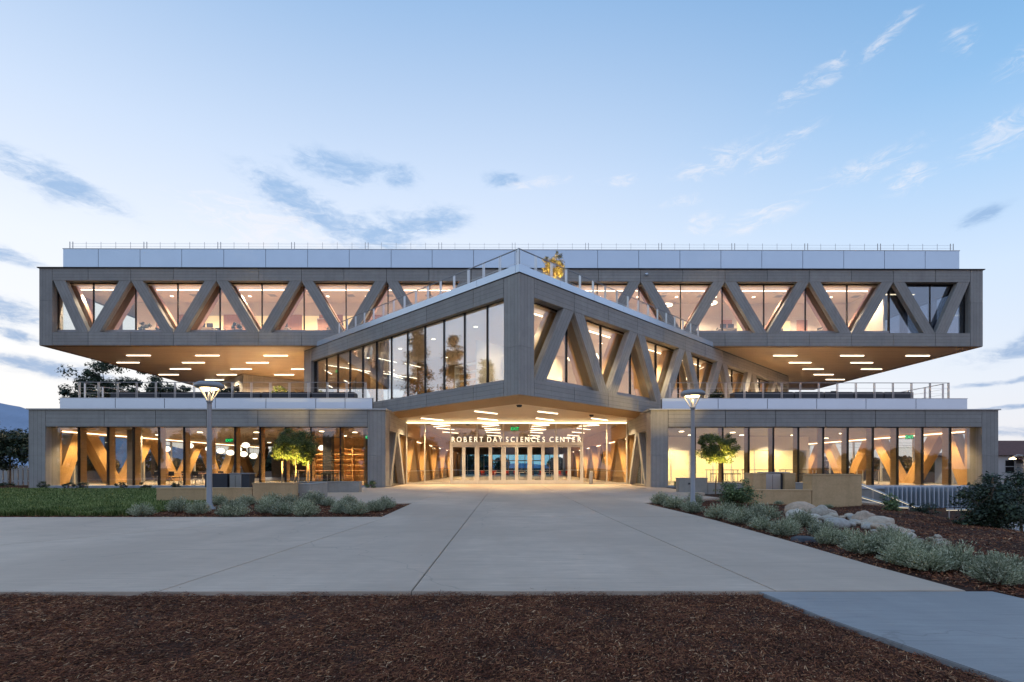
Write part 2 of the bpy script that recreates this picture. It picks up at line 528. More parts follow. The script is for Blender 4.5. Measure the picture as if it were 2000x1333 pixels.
class MB:
    """collects shapes into one mesh"""

    def __init__(s):
        s.v = []
        s.f = []

    def box(s, x0, x1, y0, y1, z0, z1):
        b = len(s.v)
        s.v += [(x0, y0, z0), (x1, y0, z0), (x1, y1, z0), (x0, y1, z0), (x0, y0, z1), (x1, y0, z1), (x1, y1, z1), (x0, y1, z1)]
        s.f += [tuple(b + i for i in f) for f in ((3, 2, 1, 0), (4, 5, 6, 7), (0, 1, 5, 4), (1, 2, 6, 5), (2, 3, 7, 6), (3, 0, 4, 7))]
        return s

    def tube(s, pts, r, n=8, r1=None):
        pts = [Vector(p) for p in pts]
        rings = []
        for i, p in enumerate(pts):
            d = (pts[min(i + 1, len(pts) - 1)] - pts[max(i - 1, 0)]).normalized()
            a = d.orthogonal().normalized()
            b_ = d.cross(a)
            rr = r if r1 is None else r + (r1 - r) * i / (len(pts) - 1)
            ring = []
            for k in range(n):
                an = 2 * math.pi * k / n
                ring.append(len(s.v))
                s.v.append(tuple(p + (a * math.cos(an) + b_ * math.sin(an)) * rr))
            rings.append(ring)
        for r0, r2 in zip(rings, rings[1:]):
            for k in range(n):
                s.f.append((r0[k], r0[(k + 1) % n], r2[(k + 1) % n], r2[k]))
        s.f.append(tuple(reversed(rings[0])))
        s.f.append(tuple(rings[-1]))
        return s

    def lathe(s, prof, n=24, cx=0, cy=0):
        b = len(s.v)
        for r, z in prof:
            for k in range(n):
                an = 2 * math.pi * k / n
                s.v.append((cx + r * math.cos(an), cy + r * math.sin(an), z))
        for i in range(len(prof) - 1):
            for k in range(n):
                s.f.append((b + i * n + k, b + i * n + (k + 1) % n, b + (i + 1) * n + (k + 1) % n, b + (i + 1) * n + k))
        return s

    def mesh(s, mat, smooth=False, name='mesh'):
        me = bpy.data.meshes.new(name)
        me.from_pydata(s.v, [], s.f)
        me.materials.append(mat)
        if smooth: me.polygons.foreach_set('use_smooth', [True] * len(me.polygons))
        return me

    def build(s, name, mat, parent=None, smooth=False, loc=None, mat4=None, props=None):
        return link(name, s.mesh(mat, smooth, name), parent, loc, mat4, props)


def prism(name, poly, z0, z1, mat, parent=None, props=None, bev=0.0):
    cx = sum(p[0] for p in poly) / len(poly)
    cy = sum(p[1] for p in poly) / len(poly)
    bm = bmesh.new()
    lo = [bm.verts.new((p[0] - cx, p[1] - cy, z0)) for p in poly]
    hi = [bm.verts.new((p[0] - cx, p[1] - cy, z1)) for p in poly]
    bm.faces.new(list(reversed(lo)))
    top = bm.faces.new(hi)
    n = len(poly)
    for i in range(n):
        bm.faces.new((lo[i], lo[(i + 1) % n], hi[(i + 1) % n], hi[i]))
    bmesh.ops.recalc_face_normals(bm, faces=list(bm.faces))
    if bev:
        bmesh.ops.bevel(bm, geom=list(top.edges), offset=bev, segments=2, affect='EDGES')
    me = bpy.data.meshes.new(name)
    bm.to_mesh(me)
    bm.free()
    me.materials.append(mat)
    return link(name, me, parent, loc=(cx, cy, 0), props=props)


def npmesh(name, verts, quads, mat):
    """verts (N,3), quads (M,4) numpy -> mesh, quickly"""
    me = bpy.data.meshes.new(name)
    me.vertices.add(len(verts))
    me.vertices.foreach_set('co', verts.astype(np.float32).ravel())
    k = quads.shape[1]
    me.loops.add(len(quads) * k)
    me.loops.foreach_set('vertex_index', quads.astype(np.int32).ravel())
    me.polygons.add(len(quads))
    me.polygons.foreach_set('loop_start', np.arange(0, len(quads) * k, k, dtype=np.int32))
    me.polygons.foreach_set('loop_total', np.full(len(quads), k, dtype=np.int32))
    me.update(calc_edges=True)
    me.materials.append(mat)
    return me


rng = np.random.default_rng(5)


def interp(x, xs, ys):
    return np.interp(x, xs, ys)


# ------------------------------------------------------------------ THE GROUND
def ridge(y):
    return interp(y, [0, 5, 8, 12, 16, 19, 24, 32, 60], [6.0, 6.6, 8.6, 10.6, 12.0, 12.9, 13.6, 14.4, 15])


def hgt(x, y):
    x = np.asarray(x, float)
    y = np.asarray(y, float)
    d = x - ridge(y)
    s = np.clip(d / 6.5, 0, 1)
    s = s * s * (3 - 2 * s)
    inbed = np.clip((x - 5.0) / 6.0, 0, 1) * np.clip((26 - y) / 3, 0, 1)
    bumps = .05 * np.sin(x * 1.7 + 1) * np.sin(y * 1.3) * np.clip((x - 5.2) / 2, 0, 1)
    return -.042 - .16 * inbed - 1.2 * s + bumps


def build_ground():
    xs = np.unique(np.concatenate([np.linspace(-3500, -80, 14), np.linspace(-80, 2, 30), np.linspace(2, 34, 66), np.linspace(34, 90, 14), np.linspace(90, 3500, 14)]))
    ys = np.unique(np.concatenate([np.linspace(-1500, -40, 8), np.linspace(-40, 2, 12), np.linspace(2, 36, 66), np.linspace(36, 120, 14), np.linspace(120, 6000, 16)]))
    gx, gy = np.meshgrid(xs, ys)
    gz = hgt(gx, gy)
    v = np.stack([gx, gy, gz], -1).reshape(-1, 3)
    nx, ny = len(xs), len(ys)
    i, j = np.meshgrid(np.arange(nx - 1), np.arange(ny - 1))
    a = (j * nx + i).ravel()
    q = np.stack([a, a + 1, a + nx + 1, a + nx], -1)
    me = npmesh('ground', v, q, M_MULCHB)
    me.polygons.foreach_set('use_smooth', [True] * len(me.polygons))
    link('ground', me, props={'kind': 'structure'})


build_ground()

g_ = .006   # half joint width
slabs = [
    ([(-42, 5.03), (-9.87, 5.03), (-4.93, 12.67), (-42, 12.67)], M_PLAZA),
    ([(-9.87, 5.03), (-3.4, 5.03), (-2.95, 12.67), (-4.93, 12.67)], M_PLAZA),
    ([(-3.4, 5.03), (-.95, 5.03), (-.97, 12.67), (-2.95, 12.67)], M_PLAZA),
    ([(-.95, 5.03), (2.6, 5.03), (2.4, 12.67), (-.97, 12.67)], M_PLAZA),
    ([(2.6, 5.03), (4.47, 5.03), (4.48, 6.4), (4.59, 8.18), (4.64, 9.61), (4.72, 11.76), (4.72, 12.67), (2.4, 12.67)], M_PLAZA),
    ([(2.42, 5.03), (2.52, 4.2), (2.82, 2.88), (2.95, 1.5), (3.05, -6), (5.6, -6), (5.3, 1), (4.9, 3.6), (4.71, 5.03)], M_PATH),
    ([(-3.12, 12.67), (-.97, 12.67), (-1.0, 24.8), (-3.32, 24.8), (-3.29, 17.62)], M_PLAZA),
    ([(-3.29, 17.62), (-3.32, 24.8), (-9.0, 24.8), (-9.0, 22.4), (-7.95, 19.95), (-6.25, 17.89)], M_PLAZA),
    ([(-.97, 12.67), (2.4, 12.67), (2.28, 24.8), (-1.0, 24.8)], M_PLAZA),
    ([(2.4, 12.67), (4.72, 12.67), (4.68, 14.1), (4.59, 17.57), (5.4, 18.6), (8.4, 20.6), (8.4, 24.8), (2.28, 24.8)], M_PLAZA),
    ([(-9.0, 24.8), (-1.0, 24.8), (-1.02, 31.9), (-7.5, 31.9), (-9.0, 31.2)], M_PLAZA),
    ([(-1.0, 24.8), (2.28, 24.8), (2.2, 31.9), (-1.02, 31.9)], M_PLAZA),
    ([(2.28, 24.8), (9.4, 24.8), (9.4, 31.2), (8.65, 31.9), (2.2, 31.9)], M_PLAZA),
    ([(-7.58, 31.9), (-1.02, 31.9), (-1.02, 38.0), (-7.58, 38.0)], M_PLAZA),
    ([(-1.02, 31.9), (2.2, 31.9), (2.2, 38.0), (-1.02, 38.0)], M_PLAZA),
    ([(2.2, 31.9), (8.7, 31.9), (8.7, 38.0), (2.2, 38.0)], M_PLAZA),
]


def inset(poly, d):
    out = []
    n = len(poly)
    A = sum(poly[i][0] * poly[(i + 1) % n][1] - poly[(i + 1) % n][0] * poly[i][1] for i in range(n))
    sgn = 1 if A > 0 else -1
    for i in range(n):
        p0, p1, p2 = Vector(poly[i - 1]), Vector(poly[i]), Vector(poly[(i + 1) % n])
        e1 = (p1 - p0).normalized()
        e2 = (p2 - p1).normalized()
        n1 = Vector((-e1.y, e1.x)) * sgn
        n2 = Vector((-e2.y, e2.x)) * sgn
        b = (n1 + n2)
        b = b / max(.3, b.dot(n1))
        out.append(tuple(p1 + b * d))
    return out


plaza = bpy.data.objects.new('plaza', None)
COL.objects.link(plaza)
plaza['kind'] = 'structure'
for i, (poly, m) in enumerate(slabs):
    prism('paving_slab', inset(poly, g_), -.10, -.004 * (i == 5), m, plaza, bev=.006)
# (no kerb)
if 0: MB().tube([(2.36, 5.0, -.02), (2.47, 4.2, -.02), (2.77, 2.88, -.02), (2.90, 1.5, -.02)],   .016, 6).build('kerb', M_CONCP, props={'kind': 'structure'})


# ------------------------------------------------------------------ THE BUILDING
BLD = thing('science_building', 'large grey concrete and glass building of stacked crossing storeys, lit from inside', 'building', (0.5, 25.6, 0))
# parts are modelled in world metres: the parent's offset is undone once here
OFF = Matrix.Translation((-0.5, -25.6, 0))


def bb(name, x0, x1, y0, y1, z0, z1, mat, fr=I4, **kw):
    return box(name, x0, x1, y0, y1, z0, z1, mat, BLD, OFF @ fr, **kw)


def bprism(name, poly, z0, z1, mat):
    o = prism(name, poly, z0, z1, mat)
    o.parent = BLD
    o.matrix_basis = OFF @ Matrix.Translation(o.location)
    return o


def fascia(fr, cuts, y0, th, z0, z1, board='h', mat=None):
    mat = mat or M_CONC
    for a, b_ in zip(cuts, cuts[1:]):
        bb('facade_panel', a + .018, b_ - .018, y0, y0 + th, z0 + .004, z1 - .004, mat, fr, board=board)


def diag(fr, xb, xt, w, y0, y1, z0, z1, mat, name='diagonal_brace'):
    """parallelogram from bottom-left xb to top-left xt"""
    me = boxmesh(w, abs(y1 - y0), z1 - z0, mat, 'v', xt - xb)
    m4 = OFF @ fr @ Matrix.Translation(((xb + xt) / 2 + w / 2, (y0 + y1) / 2, (z0 + z1) / 2))
    return link(name, me, BLD, mat4=m4)


def truss(fr, nodes, first_top, w, y0, y1, z0, z1, mat, name='diagonal_brace', lim=None):
    """nodes: x positions; nodes alternate top / bottom"""
    for i in range(len(nodes) - 1):
        a, b_ = nodes[i], nodes[i + 1]
        if (i % 2 == 0) == first_top:    # a is a top node, b bottom
            diag(fr, b_ - w - .006, a + .006, w, y0, y1, z0, z1, mat, name)
        else:
            diag(fr, a + .006, b_ - w - .006, w, y0, y1, z0, z1, mat, name)


def glazing(fr, cuts, yg, z0, z1, mat=None, mull=M_DARK, mw=.055, depth=.16, bottom=.0, fin=None, find=.4, side=0):
    mat = mat or M_GLASS
    for a, b_ in zip(cuts, cuts[1:]):
        bb('window_pane', a + .004, b_ - .004, yg, yg + .02, z0, z1, mat, fr)
    for i, x in enumerate(cuts):
        bb('mullion', x - mw / 2, x + mw / 2, yg - .05, yg + depth - .05, z0 - .01, z1 + .01, mull, fr)
        if fin is not None and i < len(cuts):
            bb('mullion_fin', x - .045, x + .045, yg + depth - .048, yg + depth + find, z0 - .012, z1 + .012, fin, fr)
    a, b_ = cuts[0], cuts[-1]
    bb('window_head', a, b_, yg - .045, yg + .10, z1, z1 + .05, mull, fr)
    if bottom:
        bb('window_sill', a, b_, yg - .06, yg + .12, z0 - bottom, z0, M_GREYM, fr)


# --- lower wings --------------------------------------------------
ZR = 4.76
F0 = frame(0, 31.9, 1, 0)


def wing(x0, x1, mulls, joints, left):
    y = 31.9
    yb = 64.0
    # columns at both ends, two lifts
    for cx0, cx1 in ((x0, joints[0]), (joints[-1], x1)):
        inner = (cx0 > -9 and cx0 < 0) or (cx0 < 9 and cx0 > 0)
        for za, zb in ((-1.8 if not left else -.3, 1.93), (1.94, ZR - .004)):
            bb('corner_column', cx0 + .004, cx1 - .004, y, y + 1.05, za, zb, M_CONC, board='v')
    fascia(I4, joints, y, .45, 3.72, ZR)
    bb('roof_slab', x0 + .5, x1 - .5, y + .46, yb, 3.80, ZR - .01, M_CONCP)
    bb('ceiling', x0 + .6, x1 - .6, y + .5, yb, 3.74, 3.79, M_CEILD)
    bb('coping', x0 - .09, x1 + .09, y - .09, yb + .1, ZR, ZR + .07, M_COPE)
    bb('floor', x0 + .3, x1 - .3, y + .2, yb, -.10, .06, M_FLOORI)
    bb('base_wall', joints[0] + .003, joints[-1] - .003, y + .10, y + .36, -1.8 if not left else -.25, -.10, M_CONCP)
    bb('window_ledge', joints[0] + .003, joints[-1] - .003, y + .02, y + .55, -.10, .11, M_WHITE)
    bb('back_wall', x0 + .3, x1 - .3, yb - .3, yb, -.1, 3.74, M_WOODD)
    glazing(I4, mulls, y + .42, .13, 3.70, bottom=.0, fin=M_WOOD, find=.42)
    # white parapet, set back
    return


wing(-29.43, -7.6, [-28.58, -26.73, -24.93, -23.34, -21.76, -20.21, -18.62, -17.05, -15.5, -13.92, -12.34, -10.51, -8.72],
     [-28.41, -24.82, -21.69, -18.58, -15.43, -12.28, -8.7], True)
wing(8.73, 30.28, [9.83, 11.63, 13.36, 15.0, 16.54, 18.11, 19.67, 21.21, 22.79, 24.34, 25.91, 27.66, 29.40],
     [9.81, 13.35, 16.46, 19.55, 22.65, 25.73, 29.26], False)
# side frames of the glazing at the columns
bb('reveal_panel', -28.72, -28.60, 32.3, 33.3, .13, 3.7, M_WOOD)
bb('reveal_panel', 29.42, 29.54, 32.3, 33.3, .13, 3.7, M_WOOD)


def parapet(fr, cuts, y0, th, z0, z1):
    for a, b_ in zip(cuts, cuts[1:]):
        bb('parapet_panel', a + .018, b_ - .018, y0, y0 + .03, z0, z1, M_WHITE, fr)
    bb('parapet_core', cuts[0] + .02, cuts[-1] - .02, y0 + .035, y0 + th, z0, z1 - .02, M_PLANTER, fr)
    bb('parapet_cap', cuts[0] - .01, cuts[-1] + .01, y0 - .015, y0 + th + .01, z1, z1 + .03, M_COPE, fr)


parapet(I4, [-28.4, -24.9, -21.8, -18.6, -15.4, -12.25, -10.4, -8.66], 32.9, .3, ZR + .07, 5.60)
parapet(I4, [9.72, 13.3, 16.45, 19.6, 22.75, 25.95, 29.25], 32.9, .3, ZR + .07, 5.60)
for xa, xb in ((-28.4, -28.1), (28.95, 29.25)):
    bb('parapet_side', xa, xb, 33.21, 62, ZR + .07, 5.60, M_WHITE)
bb('terrace_floor', -28.1, -8.0, 33.2, 62, ZR + .071, 4.99, M_PLAZA)
bb('terrace_floor', 9.0, 28.95, 33.2, 62, ZR + .071, 4.99, M_PLAZA)

# outer long walls of the wings: truss with glass, seen from inside through the front glass
depth_nodes_top_first = [35.4 + 3.38 * k for k in range(-1, 9)]    # bottom,top,bottom...


def depth_wall(xf, sgn, z0, z1, outer):
    """xf: face plane x, sgn: +1 body extends to +x of face. Local x = world Y"""
    fr = Matrix(((0, sgn, 0, xf), (1, 0, 0, 0), (0, 0, 1, 0), (0, 0, 0, 1)))
    return fr


for xf, sgn in ((-28.75, -1), (29.55, 1)):
    fr = depth_wall(xf, sgn, 0, 3.7, True)
    nd = [32.95] + [35.4 + 3.38 * k for k in range(0, 9)]
    truss(fr, nd, False, 1.0, 0.0, .70, .06, 3.45, M_WOOD, 'wood_brace')
    truss(fr, nd, False, .5, .71, .76, .06, 3.45, M_ALU, 'brace_trim')
    bb('head_beam', 32.95, 62, -.02, .34, 3.46, 3.735, M_WOOD, fr)
    glazing(fr, [32.95] + [35.4 + 3.38 * k for k in range(0, 9)], .82, .1, 3.45, mat=M_GLASS, mull=M_ALU)
    bb('sill_beam', 32.95, 62, .5, .66, -1.2 if sgn > 0 else -.2, .12, M_CONCP, fr)
    bb('side_fascia', 32.96, 62, .30, .66, 3.74, ZR - .005, M_CONC, fr)
    bb('light_strip', 33.3, 61, -.10, -.04, 3.50, 3.56, M_STRIP, fr)

# partition + rooms inside
# left wing: shelves wall and core
bb('partition_wall', -17.2, -9.2, 44.0, 44.15, .06, 3.73, M_WOOD, board='v')
bb('partition_wall', -9.35, -9.2, 33.4, 44.0, .06, 3.73, M_WOOD, board='v')
for zs in (.5, .95, 1.4, 1.85, 2.3, 2.75):
    bb('shelf', -16.6, -9.6, 43.6, 43.99, zs, zs + .05, M_WOOD)
for xs_ in (-16.6, -14.9, -13.2, -11.5, -9.75):
    bb('shelf_upright', xs_, xs_ + .05, 43.62, 43.99, .06, 3.0, M_WOOD)
bb('round_column', -25.35, -24.75, 34.5, 35.1, .06, 3.73, M_CONCP, board='v')
bb('round_column', -13.1, -12.5, 36.5, 37.1, .06, 3.73, M_PLANTER, board='v')
for i, (x, y) in enumerate([(-27, 40), (-22, 37), (-22, 45), (-18, 37), (-17.5, 42), (-13, 36), (-13, 41), (-24, 52), (-19, 52), (-11, 37)]):
    bb('ceiling_light', x - .13, x + .13, y - .13, y + .13, 3.70, 3.735, M_PANELL)
# right wing: panels with glow put in, standing for lit lab rooms
bb('partition_wall', 11.6, 24.2, 42.0, 42.15, 2.62, 3.73, M_WALLW)
bb('partition_wall', 10.2, 11.6, 42.0, 42.15, .06, 3.73, M_WALLW)
xx = 11.7
for wpan in (1.5, 1.5, 1.9, 1.5, 1.9, 1.5, 1.9):
    bb('glow_panel', xx, xx + wpan - .12, 41.98, 42.02, .1, 2.6, M_GLOWP)
    bb('panel_frame', xx + wpan - .12, xx + wpan, 41.95, 42.1, .06, 2.62, M_ALU)
    xx += wpan
bb('partition_wall', 24.2, 24.35, 42.0, 62, .06, 3.73, M_WALLW)
for x, y in [(12, 36), (16, 37), (20, 36), (24.5, 38), (27, 44), (14, 40), (18, 40), (22, 40), (10.9, 39)]:
    bb('ceiling_light', x - .13, x + .13, y - .13, y + .13, 3.70, 3.735, M_PANELL)
bb('kitchen_counter', 10.3, 11.5, 41.0, 41.9, .06, 1.0, M_WOODD)
for x in (10.25,):
    bb('glass_screen', x, x + .05, 34.0, 41, .06, 3.6, M_GLASSM)

# --- lobby passage between wings ----------------------------------
LX0, LX1 = -7.6, 8.73
bb('lobby_floor', LX0 + .02, LX1 - .02, 38.03, 90, -.10, .012, M_FLOORI)
for xf, sgn in ((LX0, -1), (LX1, 1)):
    fr = depth_wall(xf, sgn, 0, 3.6, False)
    nd = [32.96] + [35.4 + 3.38 * k for k in range(0, 9)]
    # outdoor bay: concrete braces (sand coloured in the warm light) with glass and a door behind
    bb('facade_panel', 32.97, 35.39, 0.0, .34, 3.56, ZR - .01, M_CONC, fr)
    bb('facade_panel', 35.41, 38.05, 0.0, .34, 3.56, ZR - .01, M_CONC, fr)
    diag(fr, 33.0, 34.88, .5, .0, .42, .01, 3.55, M_CONC)
    diag(fr, 37.45, 35.42, .5, .0, .42, .01, 3.55, M_CONC)
    bb('window_pane', 33.0, 38.0, .50, .52, .05, 3.56, M_GLASSD, fr)
    bb('mullion', 34.85, 34.93, .46, .56, .03, 3.56, M_ALU, fr)
    bb('mullion', 35.95, 36.03, .46, .56, .03, 3.56, M_ALU, fr)
    bb('mullion', 34.93, 35.95, .46, .56, 2.35, 2.45, M_ALU, fr)
    bb('mullion', 32.97, 38.0, .46, .56, -.02, .07, M_ALU, fr)
    # inside: wood lined truss with lit recesses
    bb('lobby_beam', 38.15, 90, .0, .5, 3.50, 4.62, M_WOOD, fr)
    bb('lobby_wall', 38.15, 90, .62, .72, .01, 3.50, M_WOOD, fr, board='v')
    k = 0
    for p in [38.78 + 6.76 * k for k in range(0, 7)]:
        diag(fr, p + .02, p + 2.98, .38, .0, .60, .012, 3.49, M_WOOD, 'wood_brace')
        diag(fr, p - .42, p - 3.36 if k else p - .44, .38, .0, .60, .012, 3.49, M_WOOD, 'wood_brace')
        bb('light_strip', p - 2.3 if k else p - .3, p + 2.3, .48, .54, 3.44, 3.49, M_STRIP, fr)
        # triangular infill between the recesses
        me = bpy.data.meshes.new('infill')
        c = p + 3.38
        tri = [(c - 2.95, .12), (c + 2.95, .12), (c, .12)]
        me.from_pydata([(c - 2.9, .2, .013), (c + 2.9, .2, .013), (c, .2, 3.45), (c - 2.9, .26, .013), (c + 2.9, .26, .013), (c, .26, 3.45)], [], [(0, 1, 2), (5, 4, 3), (0, 3, 4, 1), (1, 4, 5, 2), (2, 5, 3, 0)])
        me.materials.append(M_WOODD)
        link('infill_panel', me, BLD, mat4=OFF @ fr)
        k += 1
    bb('wing_inner_wall', 38.0, 64, .80, .9, .06, 3.73, M_WALLW, fr)
    bb('handrail', 38.6, 80, -.12, -.07, .92, .97, M_STEEL, fr)

# lobby ceiling and entrance soffit (under the middle storey)
ZC = 4.60
bprism('entrance_soffit', [(.5, 27.55), (-7.58, 35.63), (-7.58, 90), (8.71, 90), (8.71, 35.76)], ZC, ZC + .06, M_SOFF)
# sloping concrete return between facade and soffit
for sg in (-1, 1):
    v = []
    a0 = (.5, 25.6)
    L_ = 9.6
    me = bpy.data.meshes.new('return')
    e0 = Vector((.5, 25.62))
    e1 = Vector((.5 + sg * L_, 25.62 + L_))
    i0 = Vector((.5, 27.58))
    i1 = Vector((.5 + sg * L_, 27.58 + L_))
    P = [(e0.x, e0.y, 4.832), (e1.x, e1.y, 4.832), (i1.x, i1.y, ZC + .002), (i0.x, i0.y, ZC + .002),
         (e0.x, e0.y, 4.93), (e1.x, e1.y, 4.93), (i1.x, i1.y, 4.90), (i0.x, i0.y, 4.90)]
    me.from_pydata(P, [], [(0, 1, 2, 3), (7, 6, 5, 4), (0, 4, 5, 1), (2, 6, 7, 3), (1, 5, 6, 2), (0, 3, 7, 4)])
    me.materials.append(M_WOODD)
    link('soffit_return', me, BLD, mat4=OFF)

strips = [(-2.06, 31.08, -0.75, 32.52), (-6.02, 35.48, -4.72, 37.05), (-2.15, 35.46, -0.82, 37.03), (-6.04, 40.04, -4.74, 41.46), (-6.21, 42.74, -4.74, 41.56), (-6.18, 44.28, -4.89, 46.03), (-6.29, 49.07, -4.98, 50.86),
          (1.73, 31.19, 3.04, 32.5), (1.85, 35.44, 3.19, 37.0), (5.63, 35.42, 7.03, 36.98), (5.76, 39.67, 7.15, 41.15), (5.72, 42.24, 7.15, 41.25), (5.81, 44.31, 7.2, 45.97), (5.97, 49.0, 7.35, 50.54), (6.04, 53.67, 7.47, 55.23), (6.12, 58.66, 7.55, 60.18),
          (-2.11, 39.93, -0.82, 41.19), (-2.21, 42.63, -0.82, 41.39), (-2.1, 44.49, -0.78, 45.93), (-2.18, 47.02, -0.78, 46.13), (-2.18, 49.21, -0.84, 50.61), (-2.25, 54.03, -0.85, 55.61), (1.79, 39.91, 3.19, 41.04), (1.87, 42.47, 3.19, 41.24), (1.89, 44.47, 3.26, 45.93), (1.82, 47.0, 3.26, 46.11), (2.0, 49.18, 3.29, 50.59), (1.98, 54.0, 3.31, 55.35), (1.93, 58.68, 3.27, 60.41)]
for x0, y0, x1, y1 in strips:
    l = math.hypot(x1 - x0, y1 - y0)
    bb('ceiling_light', 0, l, -.028, .028, ZC - .04, ZC - .003, M_STRIP, frame(x0, y0, x1 - x0, y1 - y0))

# entrance glass wall with ten doors
YD = 38.1
bb('head_light', LX0 + .1, LX1 - .1, YD - .10, YD - .03, 4.47, 4.53, M_STRIPD)
bb('head_beam', LX0 + .02, LX1 - .02, YD - .02, YD + .14, 4.42, 4.598, M_ALU)
mx = [LX0 + .06, -6.2, -4.3, -2.36, -.41, 1.52, 3.45, 5.40, 7.2, LX1 - .06]
for i, x in enumerate(mx):
    bb('mullion', x - .035, x + .035, YD - .03, YD + .13, .012 if (i in (0, 1, 2, 7, 8, 9)) else 3.07, 4.42, M_ALU)
for i, (a, b_) in enumerate(zip(mx, mx[1:])):
    dz = .11 if i in (0, 1, 7, 8) else 3.07
    bb('window_pane', a + .035, b_ - .035, YD + .04, YD + .055, dz, 4.42, M_GLASS)
    if dz < 1:
        bb('bottom_rail', a + .035, b_ - .035, YD - .02, YD + .12, .012, .11, M_ALU)
bb('door_canopy', -4.34, 5.44, YD - .14, YD + .14, 2.86, 3.065, M_ALU)
doorme = None
for i in range(5):
    a, b_ = mx[2 + i], mx[3 + i]
    bb('door_jamb', a - .05, a + .05, YD - .05, YD + .12, .012, 2.86, M_ALU)
    if i == 4: bb('door_jamb', b_ - .05, b_ + .05, YD - .05, YD + .12, .012, 2.86, M_ALU)
    mid = (a + b_) / 2
    for da, db, hs in ((a + .055, mid - .006, 1), (mid + .006, b_ - .055, -1)):
        w = db - da
        d = MB()
        y0, y1 = -.02, .035
        d.box(-w / 2, -w / 2 + .115, y0, y1, .02, 2.85)
        d.box(w / 2 - .115, w / 2, y0, y1, .02, 2.85)
        d.box(-w / 2 + .115, w / 2 - .115, y0, y1, .02, .28)
        d.box(-w / 2 + .115, w / 2 - .115, y0, y1, 2.72, 2.85)
        dm = (da + db) / 2
        do = d.build('door', M_ALU, BLD, mat4=OFF @ Matrix.Translation((dm, YD + .02, 0)))
        box('door_pane', -w / 2 + .116, w / 2 - .116, .0, .014, .281, 2.719, M_GLASSM, do)
        hx0 = (w / 2 - .07) * hs
        MB().tube([(hx0, -.03, .95), (hx0, -.075, .97), (hx0, -.075, 1.32), (hx0, -.03, 1.34)], .011, 6).build('door_handle', M_STEEL, do)
        MB().tube([(-w / 2 + .1, .07, 1.0), (w / 2 - .1, .07, 1.0)], .014, 6).build('push_bar', M_STEEL, do)

# far end of the lobby: glazed wall with doors
bb('far_header', LX0, LX1, 89.5, 90, 3.45, 4.6, M_CEILD)
for i in range(12):
    x = -7.2 + i * 1.42
    bb('far_mullion', x - .05, x + .05, 89.6, 89.8, 0.012, 3.45, M_WOOD if 3 <= i <= 9 else M_ALU)
bb('far_header', -3.0, 5.6, 89.58, 89.82, 2.35, 2.5, M_WOOD)
bb('window_pane', LX0, LX1, 89.9, 89.92, .02, 3.45, M_GLASSB)
for x in (-4, 0.5, 5):
    bb('ceiling_light', x - .7, x + .7, 70, 70.2, ZC - .04, ZC - .003, M_STRIP)
    bb('ceiling_light', x - .7, x + .7, 80, 80.2, ZC - .04, ZC - .003, M_STRIP)

# --- middle storey, turned 45 degrees ------------------------------
FM = frame(.5, 25.6, 1, 1)        # local x along the right-hand long face, local y to the left-back
MZ0, MZ1 = 4.83, 10.84
ZB, ZT = 5.68, 9.86
ML, MW = 43.0, 24.8
nodesM = [1.10 + 3.31 * k for k in range(0, 13)]
# right long face
for za, zb in ((MZ0, 7.25), (7.26, MZ1 - .004)):
    bb('corner_column', .004, 1.09, .0, 1.09, za, zb, M_CONC, FM, board='v')
    bb('corner_column', .0, 1.10, MW - 1.30, MW, za, zb, M_CONC, FM, board='v')
tops = [nodesM[0]] + [nodesM[i] for i in range(1, 13)]
fascia(FM, tops, .0, .5, ZT, MZ1)
fascia(FM, tops, .0, .5, MZ0, ZB)
truss(FM, nodesM, False, .90, .015, .42, ZB, ZT, M_CONC)
truss(FM, nodesM, False, 1.0, .90, 1.35, ZB, ZT - .02, M_WOOD, 'wood_brace')
glazing(FM, nodesM, .55, ZB + .30, ZT - .06, bottom=.30)
for a, b_ in zip(nodesM, nodesM[1:]):
    bb('light_strip', a + .05, b_ - .05, 1.45, 1.52, ZT - .20, ZT - .14, M_STRIP, FM)
# left end face: glass wall between beams
FE = FM @ Matrix(((0, 1, 0, 0), (1, 0, 0, 0), (0, 0, 1, 0), (0, 0, 0, 1)))   # local x = along the end, local y = inward
endm = [1.12] + [2.67 + 1.87 * k for k in range(0, 12)] + [23.46]
ej = [1.10, 3.45, 7.7, 12.6, 17.4, 20.5, 23.48]
fascia(FE, ej, .0, .5, ZT, MZ1)
fascia(FE, ej, .0, .5, MZ0, ZB)
glazing(FE, endm, .32, ZB, ZT - .02, mat=M_GLASSE)
# far long side (seen from inside)
FF = FM @ Matrix(((1, 0, 0, 0), (0, -1, 0, MW), (0, 0, 1, 0), (0, 0, 0, 1)))
truss(FF, nodesM[:9], False, 1.0, .90, 1.35, ZB, ZT - .02, M_WOOD, 'wood_brace')
bb('side_wall', 1.1, ML, .0, .4, MZ0, ZB, M_CONC, FF)
bb('side_wall', 1.1, ML, .0, .4, ZT, MZ1 - .005, M_CONC, FF)
glazing(FF, nodesM, .45, ZB, ZT, mat=M_GLASS)
for a, b_ in zip(nodesM, nodesM[1:]):
    bb('light_strip', a + .05, b_ - .05, 1.45, 1.52, ZT - .20, ZT - .14, M_STRIP, FF)
bb('end_wall', ML - 1.9, ML - 1.5, .1, MW - .1, MZ0 + .01, MZ1 - .01, M_CONC, FM)
# slabs
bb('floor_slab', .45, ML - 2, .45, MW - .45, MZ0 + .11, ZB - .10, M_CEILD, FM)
bb('floor', .44, ML - 2, .55, MW - .44, ZB - .099, ZB - .02, M_FLOORI, FM)
bb('ceiling', .44, ML - 2, .56, MW - .44, ZT + .0, ZT + .08, M_CEILW, FM)
bb('roof_slab', .51, ML - 2, .51, MW - .45, ZT + .1, MZ1 - .02, M_CONCP, FM)
